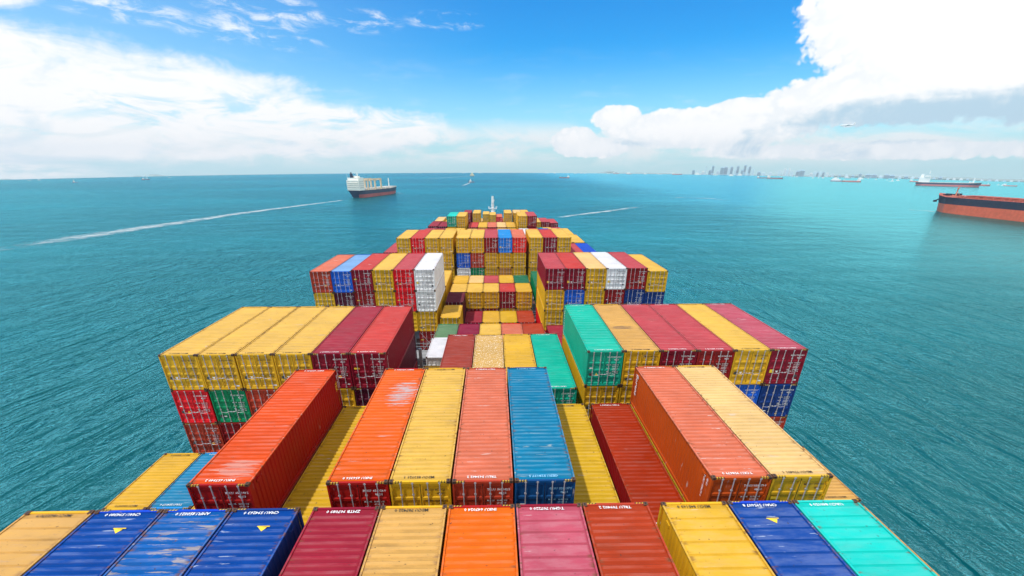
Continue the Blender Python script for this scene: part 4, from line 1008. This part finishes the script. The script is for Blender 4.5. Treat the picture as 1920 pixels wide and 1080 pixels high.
# ------------------------------------------------------------------ land: islands, shore and skyline
def ray_px(px, py):
    v = FW+RT*((px-960+19.0807)/804.1414)-UU*((py-540-133.2767)/804.1414); return v
def far_pt(px, py, dist):
    v = ray_px(px, py); return CAM+v*(dist/math.hypot(v.x, v.y))
M_LAND = plain('hazy_woodland', (.26, .36, .36), .9, 0, .4, .02)  # haze put into the woodland colour, paler and greyer than its own green
M_TWR = [plain('pale_tower_'+n, c, .7, 0, .15, .03) for n, c in (('stone', (.64, .74, .79)), ('glass', (.46, .60, .70)), ('cream', (.76, .78, .78)))]  # wall colours paled, with some of the distance haze in the colour itself
def ridge(name, label, prof, dist, depth):
    """prof: (bearing px, ridge height px row): a real ridge of land with depth, standing beyond the horizon"""
    b = MB(); rings = []
    for px, py in prof:
        top = far_pt(px, py, dist+depth*.5); a = far_pt(px, py, dist); c = far_pt(px, py, dist+depth)
        rings.append([(a.x, a.y, -120), (a.x, a.y, top.z-(top.z+30)*.25), (top.x, top.y, top.z), (c.x, c.y, top.z-(top.z+30)*.3), (c.x, c.y, -120)])
    b.loft(rings, 0, True, True)
    o = link(name, fix(b.mesh(name, [M_LAND]))); o['kind'] = 'structure'; o['label'] = label; return o
rr_ = random.Random(3)
def rough_prof(x0, x1, f, step=9, amp=.5):
    out = []; x = x0
    while x <= x1: out.append((x, f(x)+rr_.uniform(-amp, amp))); x += step
    return out
def hz(px):   # photographed height of the horizon line
    pts = [(0, 337.5), (480, 327.7), (900, 324.2), (1180, 325.6), (1400, 329), (1650, 335), (1920, 343.5)]
    for (a, ya), (c, yc) in zip(pts, pts[1:]):
        if px <= c: return ya+(yc-ya)*(px-a)/(c-a)
    return pts[-1][1]
import math as _m
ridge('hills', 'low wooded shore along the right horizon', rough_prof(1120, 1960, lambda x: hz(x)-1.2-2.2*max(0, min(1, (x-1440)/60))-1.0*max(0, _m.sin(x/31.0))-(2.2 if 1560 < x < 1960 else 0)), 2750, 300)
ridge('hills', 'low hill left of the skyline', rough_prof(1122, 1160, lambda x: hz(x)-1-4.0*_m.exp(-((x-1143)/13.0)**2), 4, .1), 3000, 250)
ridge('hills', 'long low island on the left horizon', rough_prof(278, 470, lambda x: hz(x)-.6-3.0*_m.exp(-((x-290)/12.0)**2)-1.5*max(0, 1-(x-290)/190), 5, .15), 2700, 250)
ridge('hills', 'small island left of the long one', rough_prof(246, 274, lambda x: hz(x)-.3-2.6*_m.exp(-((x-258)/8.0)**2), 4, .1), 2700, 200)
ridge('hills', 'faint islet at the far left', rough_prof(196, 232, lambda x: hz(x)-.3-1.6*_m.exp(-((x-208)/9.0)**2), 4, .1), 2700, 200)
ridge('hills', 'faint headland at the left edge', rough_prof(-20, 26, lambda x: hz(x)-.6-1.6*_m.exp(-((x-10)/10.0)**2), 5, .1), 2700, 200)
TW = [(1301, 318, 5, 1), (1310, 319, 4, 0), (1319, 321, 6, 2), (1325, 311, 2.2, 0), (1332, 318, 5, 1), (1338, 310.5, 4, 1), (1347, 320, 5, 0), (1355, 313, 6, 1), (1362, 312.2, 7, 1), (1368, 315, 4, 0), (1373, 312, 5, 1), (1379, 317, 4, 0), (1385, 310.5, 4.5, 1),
 (1392, 318, 4, 1), (1398.5, 309, 4, 1), (1403, 313, 3, 0), (1407, 311, 4.5, 1), (1413, 316, 3, 0), (1424, 321.5, 6, 1), (1432, 323, 5, 0), (1445, 323, 5, 0), (1462, 321, 4, 0), (1473, 316, 3.6, 2), (1477, 319, 3, 0), (1481, 315.5, 3.2, 2), (1486, 320.5, 4, 0), (1497, 320, 6, 1), (1505, 318.2, 9, 1),
 (1522, 324, 5, 2), (1529, 321.3, 4, 0), (1534, 322, 3.4, 1), (1539, 321, 3.4, 0), (1545, 321.8, 3.6, 1), (1552, 323.5, 4, 2), (1562, 326, 4, 0), (1575, 327, 5, 1), (1588, 327, 5, 0), (1600, 328, 6, 1), (1614, 324.5, 4.5, 1), (1629, 326, 9, 1), (1640, 326.5, 9, 1), (1652, 329, 6, 0), (1664, 326.5, 9, 1), (1674, 327.5, 8, 1),
 (1688, 330, 5, 0), (1700, 329.5, 6, 1), (1712, 331, 6, 0), (1724, 332, 5, 1), (1742, 330.5, 5, 0), (1752, 333, 5, 1), (1764, 331, 6, 1), (1778, 334, 4, 0), (1790, 334.5, 5, 2), (1803, 334, 5, 2), (1815, 335, 4, 1), (1828, 336, 5, 1), (1842, 336.5, 5, 0), (1856, 337, 6, 1), (1870, 336.5, 5, 0), (1884, 338, 5, 1), (1897, 338.5, 4, 2), (1911, 339, 5, 1)]
NUM = ['first', 'second', 'third', 'fourth', 'fifth', 'sixth', 'seventh', 'eighth', 'ninth', 'tenth', 'eleventh', 'twelfth', 'thirteenth', 'fourteenth', 'fifteenth', 'sixteenth', 'seventeenth', 'eighteenth', 'nineteenth', 'twentieth']
CHUNK = [(0, 19, 'tall cluster'), (19, 31, 'middle group'), (31, 46, 'lower stretch'), (46, 99, 'right stretch')]
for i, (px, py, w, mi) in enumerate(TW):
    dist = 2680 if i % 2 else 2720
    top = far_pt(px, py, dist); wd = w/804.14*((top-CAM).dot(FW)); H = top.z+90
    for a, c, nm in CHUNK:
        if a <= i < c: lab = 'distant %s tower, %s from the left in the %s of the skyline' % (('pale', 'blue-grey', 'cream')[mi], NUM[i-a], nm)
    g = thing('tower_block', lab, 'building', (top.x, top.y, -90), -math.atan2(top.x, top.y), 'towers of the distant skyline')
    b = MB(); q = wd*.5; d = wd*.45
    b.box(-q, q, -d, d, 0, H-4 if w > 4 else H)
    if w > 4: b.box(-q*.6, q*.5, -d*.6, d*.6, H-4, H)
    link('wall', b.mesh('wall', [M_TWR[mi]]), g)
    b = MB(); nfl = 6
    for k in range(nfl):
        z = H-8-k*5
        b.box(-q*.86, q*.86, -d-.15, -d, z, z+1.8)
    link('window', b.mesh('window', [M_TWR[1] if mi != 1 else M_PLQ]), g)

# airliner on approach in front of the right-hand cloud
pv_ = far_pt(1588.5, 235.0, 1500.0)
ap = thing('airliner', 'tiny white airliner flying in front of the grey-blue cloud', 'aircraft', tuple(pv_), -math.atan2(pv_.x, pv_.y)+R(90))
def ringy(y, r, z=0): return [(r*math.cos(a), y, z+r*math.sin(a)) for a in [2*math.pi*k/10 for k in range(10)]]
b = MB(); b.loft([ringy(-15.5, .25, .9), ringy(-11, 1.1, .4), ringy(-5, 1.6), ringy(9, 1.6), ringy(13, 1.25, -.1), ringy(15.2, .3, -.3)]); link('fuselage', fix(b.mesh('fuselage', [M_WHITE])), ap)
for s in (-1, 1):
    b = MB(); b.loft([[(s*1.2, 3.5, -.6), (s*1.2, -2.2, -.6), (s*1.2, -2.2, -.1), (s*1.2, 3.5, -.1)], [(s*13.5, -4.2, .9), (s*13.5, -5.6, .9), (s*13.5, -5.6, 1.05), (s*13.5, -4.2, 1.05)]]); link('wing', fix(b.mesh('wing', [M_WHITE])), ap)
    b = MB(); b.loft([ringy(3.6, .75), ringy(.6, .6)]); b.v = [(v[0]+s*4.6, v[1], v[2]-1.4) for v in b.v]; link('engine', fix(b.mesh('engine', [M_GREY])), ap)
b = MB(); b.loft([[(-.15, -10.5, 1), (.15, -10.5, 1), (.15, -14.8, 1), (-.15, -14.8, 1)], [(-.1, -13.6, 6), (.1, -13.6, 6), (.1, -15.8, 6), (-.1, -15.8, 6)]]); b.box(-5, 5, -15.4, -13.6, 1.2, 1.4)
link('tail', fix(b.mesh('tail', [M_WHITE])), ap)

# ------------------------------------------------------------------ haze over the water
b = MB(); b.box(-4300, 4300, -4300, 4300, -420, 190)
hm = bpy.data.materials.new('haze'); hm.use_nodes = True; t = NT(hm.node_tree)
pvn = t.n('ShaderNodeVolumePrincipled'); pvn.inputs['Color'].default_value = (.80, .90, 1.0, 1); pvn.inputs['Density'].default_value = .00010
pvn.inputs['Anisotropy'].default_value = .2
o_ = t.n('ShaderNodeOutputMaterial'); t.t.links.new(pvn.outputs[0], o_.inputs['Volume'])
hz_o = link('haze', b.mesh('haze', [hm])); hz_o['kind'] = 'stuff'; hz_o['label'] = 'pale sea haze fading the far ships and skyline'
